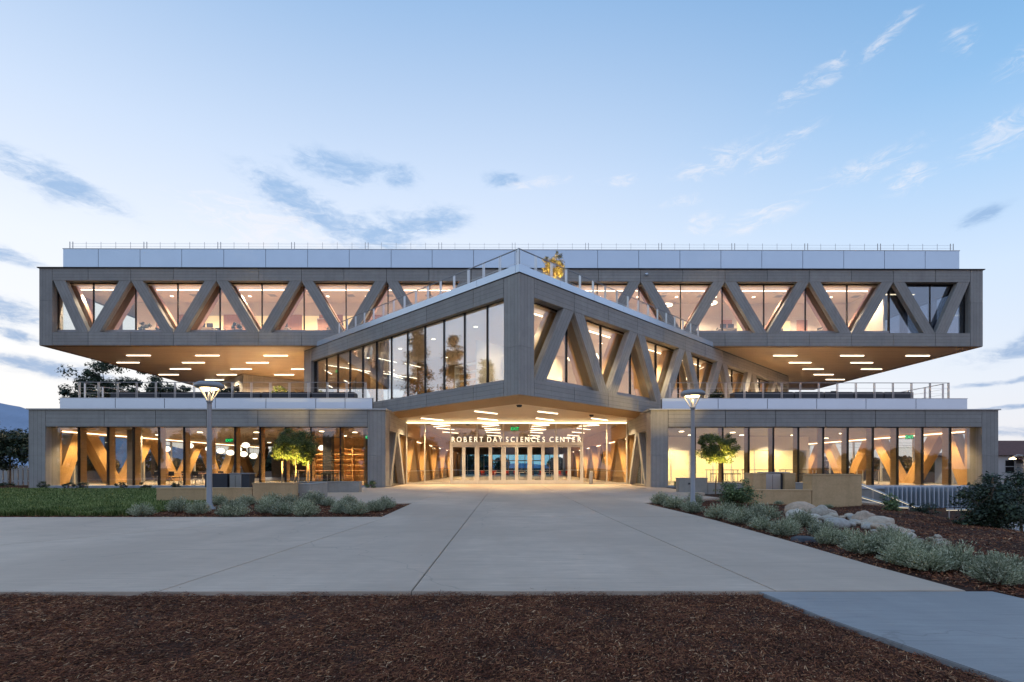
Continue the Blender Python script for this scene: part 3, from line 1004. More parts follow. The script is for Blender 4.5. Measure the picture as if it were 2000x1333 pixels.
# coping / parapet of the middle storey
for fr, ln, nm in ((FM, ML - 2, 0), (FE, MW, 1)):
    js = [0.0] + [3.1 + 3.1 * k for k in range(int(ln / 3.1) - 0)]
    js = [j for j in js if j < ln - .5] + [ln]
    for a, b_ in zip(js, js[1:]):
        a2 = a + (.012 if a > 0 else -.06)
        if fr is FE and a == 0: a2 = .22
        bb('parapet_panel', a2, b_ - .006, -.06, .20, MZ1 + .03, MZ1 + .40, M_WHITE, fr)
    bb('shadow_joint', .02 if fr is FM else .30, ln, .02, .28, MZ1, MZ1 + .031, M_BLACK, fr)
bb('roof_terrace', .3, ML - 2, .3, MW - .3, MZ1 - .01, MZ1 + .06, M_CONCP, FM)
# interior partitions of the middle storey
bb('inner_wall', 9.5, 9.62, 8.0, 19.0, ZB - .02, ZT - 1.3, M_WALLW, FM, board='v')
bb('inner_wall', 9.5, 40, 7.9, 8.02, ZB - .02, ZT, M_WALLW, FM)
bb('inner_wall', 5.0, 5.12, 9.0, 12.5, ZB - .02, ZT - 1.3, M_WOOD, FM, board='v')
bb('inner_wall', 6.5, 6.62, 14.5, 18.0, ZB - .02, ZT, M_WOOD, FM, board='v')
bb('inner_wall', 3.6, 3.72, 18.6, 20.4, ZB - .02, ZT, M_WOODD, FM, board='v')
bb('inner_wall', 1.6, 9.5, 5.0, 5.08, ZB - .02, ZT - 1.2, M_WALLW, FM)
for i in range(2):
    for z in (6.4, 6.9, 7.4, 7.9):
        bb('shelf', 3.4, 3.8, 2.2 + i * 4.6, 4.6 + i * 4.6, z, z + .04, M_ALU, FM)
    for yy in (2.2, 4.6):
        bb('shelf_upright', 3.4, 3.8, yy + i * 4.6, yy + i * 4.6 + .05, ZB, 8.0, M_ALU, FM)
for x in (2.6, 6.8, 11.5, 17, 23, 30):
    for y in (3.2, 6.2, 10.5, 14.5, 19.0, 22.0):
        if x > 10 and y > 7.8: continue
        bb('ceiling_light', x - .09, x + .09, y - .09, y + .09, ZT - .03, ZT - .002, M_PANELL, FM)
for x, y, a in ((4.5, 20.5, .6), (6.2, 21.2, .6), (5.4, 17.0, .2), (8.0, 20.0, .9), (8.5, 16, .4), (3.0, 16.8, 0.2), (4, 22.3, .5), (7.5, 22.5, .4), (13, 4.5, 0.5), (16, 3.5, .5), (19.5, 4.5, .5), (23, 3.5, .5), (27, 4.5, .5), (12, 6.5, .5), (21, 6.5, .5), (30, 4.5, .5)):
    fr = FM @ Matrix.Translation((x, y, 0)) @ Matrix.Rotation(a, 4, 'Z')
    bb('ceiling_light', -.9, .9, -.04, .04, ZT - .5, ZT - .46, M_STRIP, fr)

# --- back-left middle block (second arm) ---------------------------
FB = frame(-27.4, 53.5, 1, 1)
bb('back_block_beam', 0, 14, 0, .5, ZT, 10.85, M_CONC, FB)
bb('back_block_beam', 0, 14, 0, .5, 4.99, ZB, M_CONC, FB)
bb('corner_column', 0, 1.1, -.01, 1.0, 4.99, 10.85, M_CONC, FB, board='v')
diag(FB, 1.1, 3.4, .9, .02, .45, ZB, ZT, M_CONC)
diag(FB, 5.7 - .9 + .9, 3.5 + .9, .9, .02, .45, ZB, ZT, M_CONC)
bb('facade_panel', 1.1, 5.2, .01, .4, ZB, ZT, M_CONC, FB)
glazing(FB, [5.2, 7.4, 9.6, 11.8, 14], .4, ZB, ZT, mat=M_GLASSM, mull=M_ALU)
bb('inner_wall', 1, 14, 5, 5.1, 5.0, 10.8, M_WOOD, FB)
for x in (6.5, 9.0, 12):
    bb('ceiling_light', x - .7, x + .7, 2.4, 2.5, ZT - .1, ZT - .05, M_STRIP, FB)
bb('ceiling', .5, 14, .5, 5, ZT, ZT + .05, M_CEILW, FB)
FB2 = FB @ Matrix(((0, 1, 0, 0), (1, 0, 0, 0), (0, 0, 1, 0), (0, 0, 0, 1)))
bb('back_block_beam', 1.0, 11.5, .0, .5, ZT, 10.84, M_CONC, FB2)
bb('back_block_beam', 1.0, 11.5, .0, .5, 4.99, ZB, M_CONC, FB2)
for k in range(3):
    diag(FB2, 1.1 + 3.3 * k, (1.1 + 3.3 * k) + (2.4 if k % 2 == 0 else -1.0), .9, .02, .45, ZB, ZT, M_CONC)
bb('dark_glass', 1.0, 11.5, .5, .52, ZB, ZT, M_GLASSD, FB2)
bb('inner_wall', 1.0, 11.5, 2.5, 2.6, ZB, ZT, M_WOODD, FB2)

# --- upper bar ------------------------------------------------------
UX0, UX1, UY = -37.26, 37.95, 41.3
UZ0, UZ1 = 10.92, 17.03
UB, UT = 11.98, 16.06
s_ = 3.3775
nodesU = [-33.41 + s_ * k for k in range(0, 21)]          # bottom, top, bottom ... last is bottom at 34.14
cl, cr = UX0 + 1.02, UX1 - 1.0
for a, b_ in ((UX0, cl - .006), (cr + .006, UX1)):
    for za, zb in ((UZ0, 14.46), (14.47, UZ1 - .003)):
        bb('corner_column', a, b_, UY, UY + 1.0, za, zb, M_CONC, board='v')
cuts = [cl] + nodesU + [cr]
fascia(I4, cuts, UY, .5, UT, UZ1)
fascia(I4, cuts, UY, .5, UZ0, UB)
truss(I4, nodesU, False, .92, UY + .015, UY + .42, UB, UT, M_CONC)
diag(I4, nodesU[0] - .92, cl + .08, .92, UY + .015, UY + .42, UB, UT, M_CONC)
diag(I4, nodesU[-1] + .006, cr - .98, .92, UY + .015, UY + .42, UB, UT, M_CONC)
gc = [cl] + nodesU[:-2] + [nodesU[-2]]
glazing(I4, gc, UY + .55, UB + .30, UT - .06, bottom=.30)
glazing(I4, [nodesU[-2] + .06, nodesU[-1], cr], UY + .55, UB + .02, UT - .06, mat=M_GLASSD)
truss(I4, nodesU[:-1], False, 1.0, UY + 1.0, UY + 1.4, UB + .02, UT - .1, M_WOODP, 'wood_brace')
diag(I4, nodesU[0] - 1.0, cl + .05, 1.0, UY + 1.0, UY + 1.4, UB + .02, UT - .1, M_WOODP, 'wood_brace')
for i, (a, b_) in enumerate(zip(gc, gc[1:])):
    bb('light_strip', a + .03, b_ - .03, UY + 1.45, UY + 1.50, UT - .26, UT - .21, M_STRIPU)
UD = 64.3
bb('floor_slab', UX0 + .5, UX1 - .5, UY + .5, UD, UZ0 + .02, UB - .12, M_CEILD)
bb('floor', UX0 + .5, UX1 - .5, UY + .6, UD - .4, UB - .119, UB - .03, M_FLOORI)
bb('ceiling', UX0 + .5, UX1 - .5, UY + .51, UD - .4, UT - .06, UT + .02, M_CEILW)
bb('roof_slab', UX0 + .3, UX1 - .3, UY + .51, UD, UT + .1, UZ1 - .05, M_CONCP)
bprism('soffit', [(UX0 + .5, UY + .5), (UX0 + .5, UD), (UX1 - .5, UD), (UX1 - .5, UY + .5)], UZ0 - .03, UZ0 + .015, M_SOFF)
bb('soffit_edge', UX0 + .02, UX1 - .02, UY + .04, UY + .49, UZ0 - .035, UZ0 - .001, M_WOODD)
bb('soffit_edge', UX0 + .02, UX0 + .48, UY + .5, UD, UZ0 - .035, UZ0 - .001, M_WOODD)
bb('soffit_edge', UX1 - .48, UX1 - .02, UY + .5, UD, UZ0 - .035, UZ0 - .001, M_WOODD)
for xa, xb in ((UX0, UX0 + .45), (UX1 - .45, UX1)):
    bb('side_wall', xa + .003, xb - .003, UY + 1.0, UD, UZ0, UB, M_CONC)
    bb('side_wall', xa + .003, xb - .003, UY + 1.0, UD, UT, UZ1 - .004, M_CONC)
for i in range(7):
    y = UY + 1.0 + i * 3.35
    bb('side_mullion', UX0 + .1, UX0 + .5, y, y + .5, UB, UT, M_WOODP)
    bb('side_mullion', UX1 - .5, UX1 - .1, y, y + .5, UB, UT, M_GREYM)
bb('window_pane', UX0 + .2, UX0 + .22, UY + 1.0, UD, UB, UT, M_GLASSM)
bb('window_pane', UX1 - .22, UX1 - .2, UY + 1.0, UD, UB, UT, M_GLASSD)
bb('back_wall', UX0 + 6.9, UX1 - .5, UD - .35, UD, UZ0 + .02, UZ1 - .06, M_CONC)
bb('coping', UX0 - .12, UX1 + .12, UY - .10, UD + .1, UZ1, UZ1 + .07, M_DARK)
# corridor wall: rose panels and plates glowing in place of lit doors
xw = UX0 + 3.8
YW = UY + 5.2
bb('inner_wall', xw, 30.7, YW + .06, YW + .16, UB - .03, UT - .06, M_WALLW)
bb('end_partition', 30.6, 30.75, UY + .9, UD - .5, UB - .03, UT - .07, M_WALLW)
R2 = random.Random(3)
x = xw + 3.8
while x < -1:
    w = 2.1 + R2.random() * 1.0
    bb('wall_panel', x, x + w, YW, YW + .05, UB - .02, 14.9, M_WOODP, board='v')
    dw = 1.5 + R2.random() * .5
    bb('glow_doorway', x + w + .02, x + w + dw - .02, YW + .01, YW + .055, UB, 14.8, M_GLOWP)  # emissive plate stands in for a lit doorway
    x += w + dw
bb('wall_panel', 3, 30.5, YW, YW + .05, 14.7, 14.78, M_ALU)
for x in (5.5, 9.0, 15.5, 20.5, 24.0, 28.5):
    bb('glow_doorway', x, x + 1.3, YW + .01, YW + .055, UB, 14.4, M_GLOWP)
for i in range(20):
    x = -34 + i * 3.35
    if x < 30:
        bb('ceiling_vent', x, x + .6, UY + 3.0, UY + 3.6, UT - .075, UT - .061, M_GREYM)
        bb('ceiling_light', x + 1.5, x + 1.7, UY + 3.4, UY + 3.6, UT - .09, UT - .061, M_PANELU)  # glowing ceiling squares added as fill for the upper rooms
for x, y in ((31.8, 44.0), (32.2, 47.0), (33.0, 44.0), (31.0, 50)):
    bb('ceiling_light', x, x + 1.6, y, y + .08, UT - .11, UT - .065, M_STRIPD)
# ring lights
for x, z in ((13.4, 15.0), (17.2, 15.2), (26.4, 15.1)):
    MB().lathe([(.45, z - .05), (.45, z + .05), (.36, z + .05), (.36, z - .05), (.45, z - .05)], 20, x, UY + 2.6).build('ring_light', M_GLOBE, BLD, mat4=OFF)
# white roof band
wb = [-36.25, -33.39, -30.01, -26.63, -23.22, -19.82, -16.41, -13.03, -9.62, -6.28, -2.9, .48, 3.86, 7.24, 10.6, 13.97, 17.33, 20.69, 24.05, 27.42, 30.77, 34.12, 36.95]
for a, b_ in zip(wb, wb[1:]):
    bb('parapet_panel', a + .018, b_ - .018, 42.3, 42.34, UZ1 + .07, 18.98, M_WHITE)
bb('parapet_core', wb[0] + .02, wb[-1] - .02, 42.345, 42.7, UZ1 + .07, 18.96, M_PLANTER)
bb('parapet_side', wb[0], wb[0] + .3, 42.71, 63.3, UZ1 + .07, 18.98, M_WHITE)
bb('parapet_side', wb[-1] - .3, wb[-1], 42.71, 63.3, UZ1 + .07, 18.98, M_WHITE)
bb('parapet_cap', wb[0] - .03, wb[-1] + .03, 42.28, 42.74, 18.98, 19.03, M_COPE)
# soffit lights
sofL = [(-32.95, 44.85), (-27.04, 44.85), (-21.16, 44.85), (-36.09, 47.9), (-30.1, 47.9), (-24.21, 47.9), (-33.24, 51.0), (-27.31, 51.0), (-21.38, 51.0), (-36.42, 54.1), (-30.4, 54.1), (-24.43, 54.1), (-33.46, 57.25), (-27.4, 57.25), (-36.67, 60.6), (-30.6, 60.6)]
sofR = [(22.83, 44.6), (28.62, 44.6), (34.32, 44.6), (25.8, 47.6), (31.51, 47.6), (28.83, 50.7), (34.59, 50.7), (31.69, 53.7), (34.79, 56.7), (28.0, 56.7)]
for x, y in sofL + sofR:
    bb('soffit_light', x, x + 2.02, y - .06, y + .06, UZ0 - .075, UZ0 - .031, M_STRIPS)
# small things on facades
MB().lathe([(0, 0), (.11, .02), (.13, .09), (.13, .16)], 12).build('camera_dome', M_WHITE, BLD, mat4=OFF @ Matrix.Translation((10.95, UY - .12, 16.5)))
for x, y in ((.55, 28.1), (5.3, 33.3), (-3.2, 40.2)):
    MB().lathe([(0, -.12), (.12, -.10), (.16, 0), (.16, .03)], 14).build('camera_dome', M_PLANTER, BLD, mat4=OFF @ Matrix.Translation((x, y, ZC - .01)))
bb('door_plate', LX0 - .001 + .01, LX0 + .02, 32.3, 32.42, 1.0, 1.3, M_GREYM)


# spot lamps added to light rooms, lobby and soffits (cones aimed straight down)
_sl = {}


def fill_spot(x, y, z, P, colr=(1.0, .72, .38), fr=I4, size=128):
    key = (P, colr, size)
    if key not in _sl:
        l = bpy.data.lights.new('fill_spot', 'SPOT')
        l.energy = P
        l.color = colr
        l.spot_size = rad(size)
        l.spot_blend = .55
        l.shadow_soft_size = .10
        _sl[key] = l
    link('fill_spot', _sl[key], BLD, mat4=OFF @ fr @ Matrix.Translation((x, y, z)))


PINK = (1.0, .76, .52)
for k in range(16):
    fill_spot(-34.6 + k * 4.3, UY + 2.3, UT - .12, (1750, 1350, 1950, 1500)[k % 4], PINK if k % 3 else (1.0, .80, .56))
for k in range(9):
    fill_spot(3.0 + 4 * k, 2.7, ZT - .06, 650 if k < 2 else 1700, (1.0, .76, .44), FM)
for k in range(5):
    fill_spot(2.6, 5.0 + 4 * k, ZT - .06, 650, (1.0, .76, .46), FM)
    fill_spot(7.4, 4.0 + 4 * k, ZT - .06, 950, (1.0, .74, .42), FM)
for k in range(6):
    fill_spot(-27.4, 34.3 + 3.4 * k, 3.70, 800)
    fill_spot(28.2, 34.3 + 3.4 * k, 3.70, 800)
for x, y in ((-24.5, 35.5), (-21, 36), (-17.5, 35.5), (-14.2, 35.5), (-10.8, 35.2), (-20, 41), (-13.5, 42.3), (-24, 42), (-16.2, 42.4), (-10.8, 42.3)):
    fill_spot(x, y, 3.70, 950)
for x, y in ((11.5, 36), (15, 37), (19, 37), (23, 37), (13, 40.6), (17, 40.6), (21, 40.6), (25.5, 42)):
    fill_spot(x, y, 3.70, 800, (1.0, .80, .48))
for k in range(5):
    for x in (-5.7, 6.85):
        fill_spot(x, 38.9 + 6.76 * k, ZC - .06, 1500, (1.0, .73, .38))
for x, y in ((.5, 41), (.5, 47), (.5, 55), (.5, 66)):
    fill_spot(x, y, ZC - .06, 1300, (1.0, .76, .44))
for x, y in ((.5, 30.5), (-3.6, 34.6), (4.6, 34.6), (.5, 35.2), (-6.3, 36.6), (7.4, 36.6)):
    fill_spot(x, y, ZC - .06, 480, (1.0, .74, .42), size=140)
for x, y in sofL + sofR:
    fill_spot(x + 1.0, y, UZ0 - .09, 950 if x < 0 else 2300, (1.0, .78, .50), size=140)
for x in (6.5, 10.5):
    fill_spot(x, 2.4, ZT - .1, 500, (1.0, .72, .4), FB)
for x, y in ((-23.5, 51.5), (-19, 50)):
    fill_spot(x, y, UZ0 - .09, 1800, (1.0, .70, .38), size=150)


# ------------------------------------------------------------------ railings (things on the roofs)
def railing(label, fr, pts, zb, h, ends=True, mids=(0.35, .68), post=.05, double=False, cable=False, top=.035, group='roof and terrace railings'):
    t_ = thing('railing', label, 'railing', fr @ Vector((pts[0], 0, zb)), group)
    inv = Matrix.Translation(-Vector(t_.location))
    f2 = inv @ fr
    me = boxmesh(post, .05, h, M_STEEL)
    for i, x in enumerate(pts):
        if double:
            if i % 5 == 0 or i == len(pts) - 1:
                for dx in (-.12, .12):
                    link('post', boxmesh(.03, .05, h * 1.02, M_GREYM), t_, mat4=f2 @ Matrix.Translation((x + dx, 0, zb + h * .51)))
            else:
                link('post', boxmesh(.018, .02, h, M_GREYM), t_, mat4=f2 @ Matrix.Translation((x, 0, zb + h / 2)))
        else:
            thin = zb < 7
            for dx in ((-.04, .04) if thin else (-.055, .055)):
                link('post', boxmesh(.02 if thin else .026, .06, h, M_STEEL), t_, mat4=f2 @ Matrix.Translation((x + dx, 0, zb + h / 2)))
    tm = M_GREYM
    if not cable:
        box('top_rail', pts[0] - .05, pts[-1] + .05, -.03, .03, zb + h, zb + h + top, tm, t_, f2)
    for q in mids:
        box('cable', pts[0], pts[-1], -.006, .006, zb + h * q, zb + h * q + .012, M_STEEL, t_, f2)
    return t_


def lin(a, b_, n): return [a + (b_ - a) * i / n for i in range(n + 1)]


FT = frame(0, 33.45, 1, 0)
railing('stainless railing along the front of the left terrace', FT, lin(-27.6, -9.25, 15), 5.62, 1.06)
railing('stainless railing along the front of the right terrace', FT, lin(10.4, 28.5, 15), 5.62, 1.06)
railing('stainless railing on the outer left edge of the left terrace', frame(-27.62, 33.6, 0, 1), lin(.3, 24, 16), 5.62, 1.06)
railing('stainless railing on the outer right edge of the right terrace', frame(28.52, 33.6, 0, 1), lin(.3, 24, 16), 5.62, 1.06)
FR1 = FM @ Matrix.Translation((0, .50, 0))
railing('steel railing above the right slope of the pointed middle storey', FR1, [.5 + 1.27 * k for k in range(0, 17)], MZ1 + .05, 1.42, mids=(.52,), post=.05)
FR2 = FE @ Matrix.Translation((0, .50, 0))
railing('steel railing above the left slope of the pointed middle storey', FR2, [.62 + 1.27 * k for k in range(0, 16)], MZ1 + .05, 1.42, mids=(.52,), post=.05)
railing('thin cable railing along the very top roof', frame(0, 42.52, 1, 0), lin(-35.75, 36.5, 60), 19.03, .62, mids=(.4, .78), double=True, cable=True, group='roof and terrace railings')

# ------------------------------------------------------------------ sign letters above the doors
sign = thing('building_sign', 'row of glowing capital letters above the entrance doors', 'sign', (.5, 37.92, 3.07))
LET = [('R', -4.09), ('O', -3.66), ('B', -3.22), ('E', -2.82), ('R', -2.44), ('T', -2.04), ('D', -1.46), ('A', -1.03), ('Y', -0.63), ('S', -0.14), ('C', .26), ('I', .58), ('E', .93), ('N', 1.32), ('C', 1.77), ('E', 2.15), ('S', 2.53), ('C', 3.11), ('E', 3.51), ('N', 3.9), ('T', 4.34), ('E', 4.73), ('R', 5.14)]
_lm = {}


def lettermesh(ch, size, mat, ext=.02, bold=.0, sxf=1.0):
    key = (ch, size, mat.name)
    if key in _lm: return _lm[key]
    cu = bpy.data.curves.new('letter', 'FONT')
    cu.body = ch
    cu.size = size
    cu.extrude = ext
    cu.offset = bold
    cu.align_x = 'CENTER'
    cu.resolution_u = 4
    ob = bpy.data.objects.new('letter_tmp', cu)
    COL.objects.link(ob)
    dg = bpy.context.evaluated_depsgraph_get()
    me = bpy.data.meshes.new_from_object(ob.evaluated_get(dg))
    bpy.data.objects.remove(ob)
    me.transform(Matrix.Rotation(rad(90), 4, 'X') @ Matrix.Diagonal((sxf, 1, 1, 1)))
    me.materials.clear()
    me.materials.append(mat)
    _lm[key] = me
    return me


for ch, x in LET:
    link('letter', lettermesh(ch, .555, M_SIGN, .02, -.003, .86), sign, loc=(x - .5, 0, .012))
box('sign_rail', -4.8, 4.9, -.02, .02, -.006, .010, M_ALU, sign)


# ------------------------------------------------------------------ exit signs
def exit_sign(x, y, z, rz, label, s=1.0):
    t_ = thing('exit_sign', label, 'exit sign', (x, y, z), 'green exit signs', rz)
    box('sign_plate', -.20 * s, .20 * s, -.012, .012, -.11 * s, .11 * s, M_PLANTER, t_)
    link('lettering', lettermesh('EXIT', .20 * s, M_EXIT, .004, .004), t_, loc=(0, -.02, -.07 * s))
    box('hanger', -.01, .01, -.01, .01, .11 * s, .5, M_GREYM, t_)


exit_sign(-25.6, 36.0, 3.2, 0, 'green exit sign near the leftmost slanted wood braces', 1.3)
exit_sign(-19.8, 36.8, 3.14, 0, 'green exit sign above the globe lamps in the left wing', 1.3)
exit_sign(-9.3 + .35, 33.2, 3.15, 0, 'green exit sign at the right end of the left wing glass', 1.1)
exit_sign(27.0, 34.8, 3.28, 0, 'green exit sign in the right wing beside the slanted braces', 1.4)
exit_sign(.45, 40.5, 4.25, 0, 'green exit sign hanging over the middle of the entrance', 1.6)
exit_sign(-14.2, 42.9, 9.2, rad(-45), 'green exit sign high in the left part of the middle storey', 1.5)
exit_sign(19.9, 46.5, 7.9, rad(45), 'green exit sign behind the right braces of the middle storey', 1.4)
exit_sign(-20.2, 57.5, 9.0, rad(45), 'green exit sign under the left soffit at the back', 1.6)


# ------------------------------------------------------------------ lamp posts
def lamp_post(x, y, label):
    t_ = thing('street_lamp', label, 'street lamp', (x, y, 0), 'tall lamp posts in the planting')
    MB().lathe([(.17, -.06), (.17, .02), (.11, .05), (.10, .12), (.078, .14), (.073, 1.5), (.064, 3.05), (.062, 3.12), (.085, 3.14), (.085, 3.19), (.0, 3.2)], 20).build('pole', M_GREYM, t_, True)
    MB().lathe([(0, 3.74), (.30, 3.72), (.385, 3.66), (.40, 3.60), (.37, 3.56), (.33, 3.545), (.0, 3.545)], 28).build('lamp_shade', M_GREYM, t_, True)
    MB().lathe([(0, 3.50), (.20, 3.51), (.24, 3.54)], 24).build('light_lens', M_BULB, t_, True)
    for k in range(5):
        a = 2 * math.pi * k / 5 + .3
        MB().tube([(.055 * math.cos(a), .055 * math.sin(a), 3.15), (.29 * math.cos(a), .29 * math.sin(a), 3.55)], .016, 6).build('arm', M_ALU, t_)
    MB().lathe([(.03, 3.2), (.05, 3.3), (.03, 3.42), (0, 3.43)], 12).build('reflector', M_ALU, t_, True)


lamp_post(-8.85, 15.35, 'slim grey lamp post with glowing saucer head in the left bed')
lamp_post(6.0, 16.9, 'slim grey lamp post with glowing saucer head in the right bed')


# ------------------------------------------------------------------ vegetation
def leaf_quads(centers, normals, size, aspect=.5, jitter=.35):
    """two-triangle leaves (quads) around centers"""
    n = len(centers)
    nv = normals + rng.normal(0, jitter, (n, 3))
    nv /= np.linalg.norm(nv, axis=1, keepdims=True) + 1e-9
    r = rng.normal(0, 1, (n, 3))
    u = np.cross(nv, r)
    u /= np.linalg.norm(u, axis=1, keepdims=True) + 1e-9
    w = np.cross(nv, u)
    s = size * rng.uniform(.6, 1.25, (n, 1))
    a = centers - u * s
    b = centers + w * s * aspect
    c = centers + u * s + nv * s * .25
    d = centers - w * s * aspect
    v = np.stack([a, b, c, d], 1).reshape(-1, 3)
    q = np.arange(n * 4).reshape(n, 4)
    return v, q


def crown_points(nclump, rx, rz, per, cr, seed, shell=.55):
    g = np.random.default_rng(seed)
    d = g.normal(0, 1, (nclump, 3))
    d /= np.linalg.norm(d, axis=1, keepdims=True)
    rr = g.uniform(shell, 1.0, (nclump, 1)) ** .8
    cc = d * rr * np.array([[rx, rx, rz]])
    pts, nrm = [], []
    for c in cc:
        k = int(per * g.uniform(.5, 1.4))
        e = g.normal(0, 1, (k, 3))
        e /= np.linalg.norm(e, axis=1, keepdims=True)
        rad_ = cr * g.uniform(.6, 1.3)
        pts.append(c + e * rad_ * g.uniform(.3, 1, (k, 1)) * np.array([[1, 1, .8]]))
        nrm.append(e * .7 + np.array([[0, 0, .6]]))
    return np.concatenate(pts), np.concatenate(nrm), cc


def shrub_mesh(seed, n=230, per=11):
    """rosemary-like mound: many upright arching stems set with small leaves"""
    g = np.random.default_rng(seed)
    C, N = [], []
    for i in range(n):
        th = g.uniform(0, 2 * math.pi)
        ph = math.acos(g.uniform(.02, 1.0)) * .98
        L = .33 * g.uniform(.72, 1.18)
        d = np.array([math.sin(ph) * math.cos(th), math.sin(ph) * math.sin(th), math.cos(ph) * .95 + .05])
        base = np.array([d[0] * .06, d[1] * .06, .03])
        for k in range(per):
            f = .35 + .65 * (k + g.uniform(0, 1)) / per
            p = base + d * L * f + np.array([0, 0, .05 * f * f]) + g.normal(0, .008, 3)
            C.append(p)
            N.append(d + g.normal(0, .8, 3))
    C = np.array(C)
    N = np.array(N)
    C[:, 2] = np.maximum(C[:, 2], .0)
    # leaves point outwards along the stem: build thin quads
    n_ = len(C)
    u = C / (np.linalg.norm(C, axis=1, keepdims=True) + 1e-9) + rng.normal(0, .45, (n_, 3))
    u /= np.linalg.norm(u, axis=1, keepdims=True)
    r = rng.normal(0, 1, (n_, 3))
    w = np.cross(u, r)
    w /= np.linalg.norm(w, axis=1, keepdims=True)
    s = rng.uniform(.016, .034, (n_, 1))
    v = np.stack([C - u * s, C + w * s * .28, C + u * s, C - w * s * .28], 1).reshape(-1, 3)
    q = np.arange(n_ * 4).reshape(n_, 4)
    return npmesh('shrub', v, q, M_SHRUB)


SHR = [shrub_mesh(i + 1, 340, 13) for i in range(5)]
TW = MB()
for k in range(26):
    a = R.uniform(0, 6.28)
    s_a = R.uniform(.1, .24)
    TW.tube([(0.02 * math.cos(a), .02 * math.sin(a), -.05), (s_a * math.cos(a), s_a * math.sin(a), R.uniform(.06, .24))], .004, 4)
TWM = TW.mesh(M_BARK, name='twigs')

shL = [(-9.26, 13.11, 52), (-9.12, 14.37, 40), (-8.18, 13.69, 44), (-6.89, 12.96, 52), (-9.45, 16.9, 30), (-6.45, 13.9, 45), (-8.6, 17.0, 34), (-5.85, 13.38, 46), (-7.8, 17.1, 38), (-5.1, 13.02, 52), (-7.05, 16.7, 42), (-4.45, 13.85, 40), (-6.45, 17.1, 42), (-5.75, 16.6, 34), (-4.95, 15.4, 32), (-3.95, 13.45, 42), (-5.2, 16.9, 32), (-3.75, 14.5, 34), (-3.7, 15.5, 42), (-8.1, 15.6, 34), (-6.2, 15.4, 36)]
shR = [(5.0, 17.08, 34), (4.98, 15.54, 40), (5.0, 14.09, 42), (6.3, 17.6, 32), (4.98, 12.35, 42), (5.75, 13.61, 42), (5.05, 11.3, 50), (6.25, 12.6, 44), (5.6, 10.35, 46), (6.35, 11.2, 46), (4.95, 9.3, 52), (5.6, 9.2, 55), (5.1, 8.25, 60), (5.05, 7.35, 72), (5.75, 7.6, 66), (4.98, 6.45, 62), (5.55, 6.75, 74), (5.9, 6.15, 74), (5.15, 5.45, 92), (5.95, 5.35, 70), (6.2, 8.4, 60), (5.42, 6.25, 80), (4.98, 6.12, 70), (5.32, 7.1, 74), (5.45, 8.3, 60), (5.0, 10.2, 46), (5.7, 12.0, 44)]


def shrubs(lst, side):
    order = sorted(range(len(lst)), key=lambda i: lst[i][0] * 1000 / lst[i][1])
    for rank, i in enumerate(order):
        x, y, w = lst[i]
        d = w / 1012 * y * 1.06
        d = min(max(d, .5), .76 if y > 8.6 else .78) * R.uniform(.85, 1.1)
        if side == 'left':
            row = 'front' if y < 14.2 else ('middle' if y < 16 else 'back')
            lab = f'grey-green rounded shrub in the left bed, {row} row, number {rank + 1} counting from the left along the whole bed'
            words = f'rounded grey-green shrub, {ORD[rank]} from the left among all shrubs of the left bed'
        else:
            words = f'rounded grey-green shrub, {ORD[rank]} from the left among the shrubs edging the right path'
        t_ = thing('shrub', words, 'shrub', (x, y, float(hgt(x, y))), 'low grey-green shrubs in the beds', R.uniform(0, 6.28))
        s = d / .73
        t_.scale = (s * R.uniform(.93, 1.08), s * R.uniform(.93, 1.08), s * R.uniform(1.0, 1.25))
        link('foliage', SHR[i % 5], t_)
        link('twigs', TWM, t_)


ORD = ['first', 'second', 'third', 'fourth', 'fifth', 'sixth', 'seventh', 'eighth', 'ninth', 'tenth', 'eleventh', 'twelfth', 'thirteenth', 'fourteenth', 'fifteenth', 'sixteenth', 'seventeenth', 'eighteenth', 'nineteenth', 'twentieth', 'twenty-first', 'twenty-second', 'twenty-third', 'twenty-fourth', 'twenty-fifth', 'twenty-sixth', 'twenty-seventh', 'twenty-eighth', 'twenty-ninth', 'thirtieth'] + [f'{a}{b}' for a in ('thirty', 'forty', 'fifty', 'sixty') for b in ('', '-first', '-second', '-third', '-fourth', '-fifth', '-sixth', '-seventh', '-eighth', '-ninth')]
shrubs(shL, 'left')
shrubs(shR, 'right')


def tree(name, label, cat, x, y, z, trunk_h, rx, rz, nclump, per, leaf, seed, mat, cr=None, group=None, trunk_r=.04, cz=None, shell=.55, limbs=7, aspect=.5):
    t_ = thing(name, label, cat, (x, y, z), group)
    g = random.Random(seed)
    cz = cz if cz is not None else trunk_h + rz * .75
    P, N, cc = crown_points(nclump, rx, rz, per, cr or rx * .28, seed, shell)
    P = P + np.array([[0, 0, cz]])
    v, q = leaf_quads(P, N, leaf, aspect)
    tb = MB()
    pts = [(0, 0, -.1)]
    for k in range(1, 5):
        pts.append((g.uniform(-.03, .03) * k, g.uniform(-.03, .03) * k, (cz) * k / 4))
    tb.tube(pts, trunk_r, 8, trunk_r * .55)
    for k in range(min(limbs, len(cc))):
        c = cc[k * (len(cc) // max(1, limbs)) % len(cc)]
        st = cz - rz * .6 + k * rz * .12
        tb.tube([(0, 0, st), (c[0] * .5, c[1] * .5, (st + cz + c[2]) / 2), (c[0] * .9, c[1] * .9, cz + c[2] * .9)], trunk_r * .4, 5, trunk_r * .12)
    tb.build('trunk', M_BARK, t_)
    link('crown', npmesh('crown', v, q, mat), t_)
    return t_


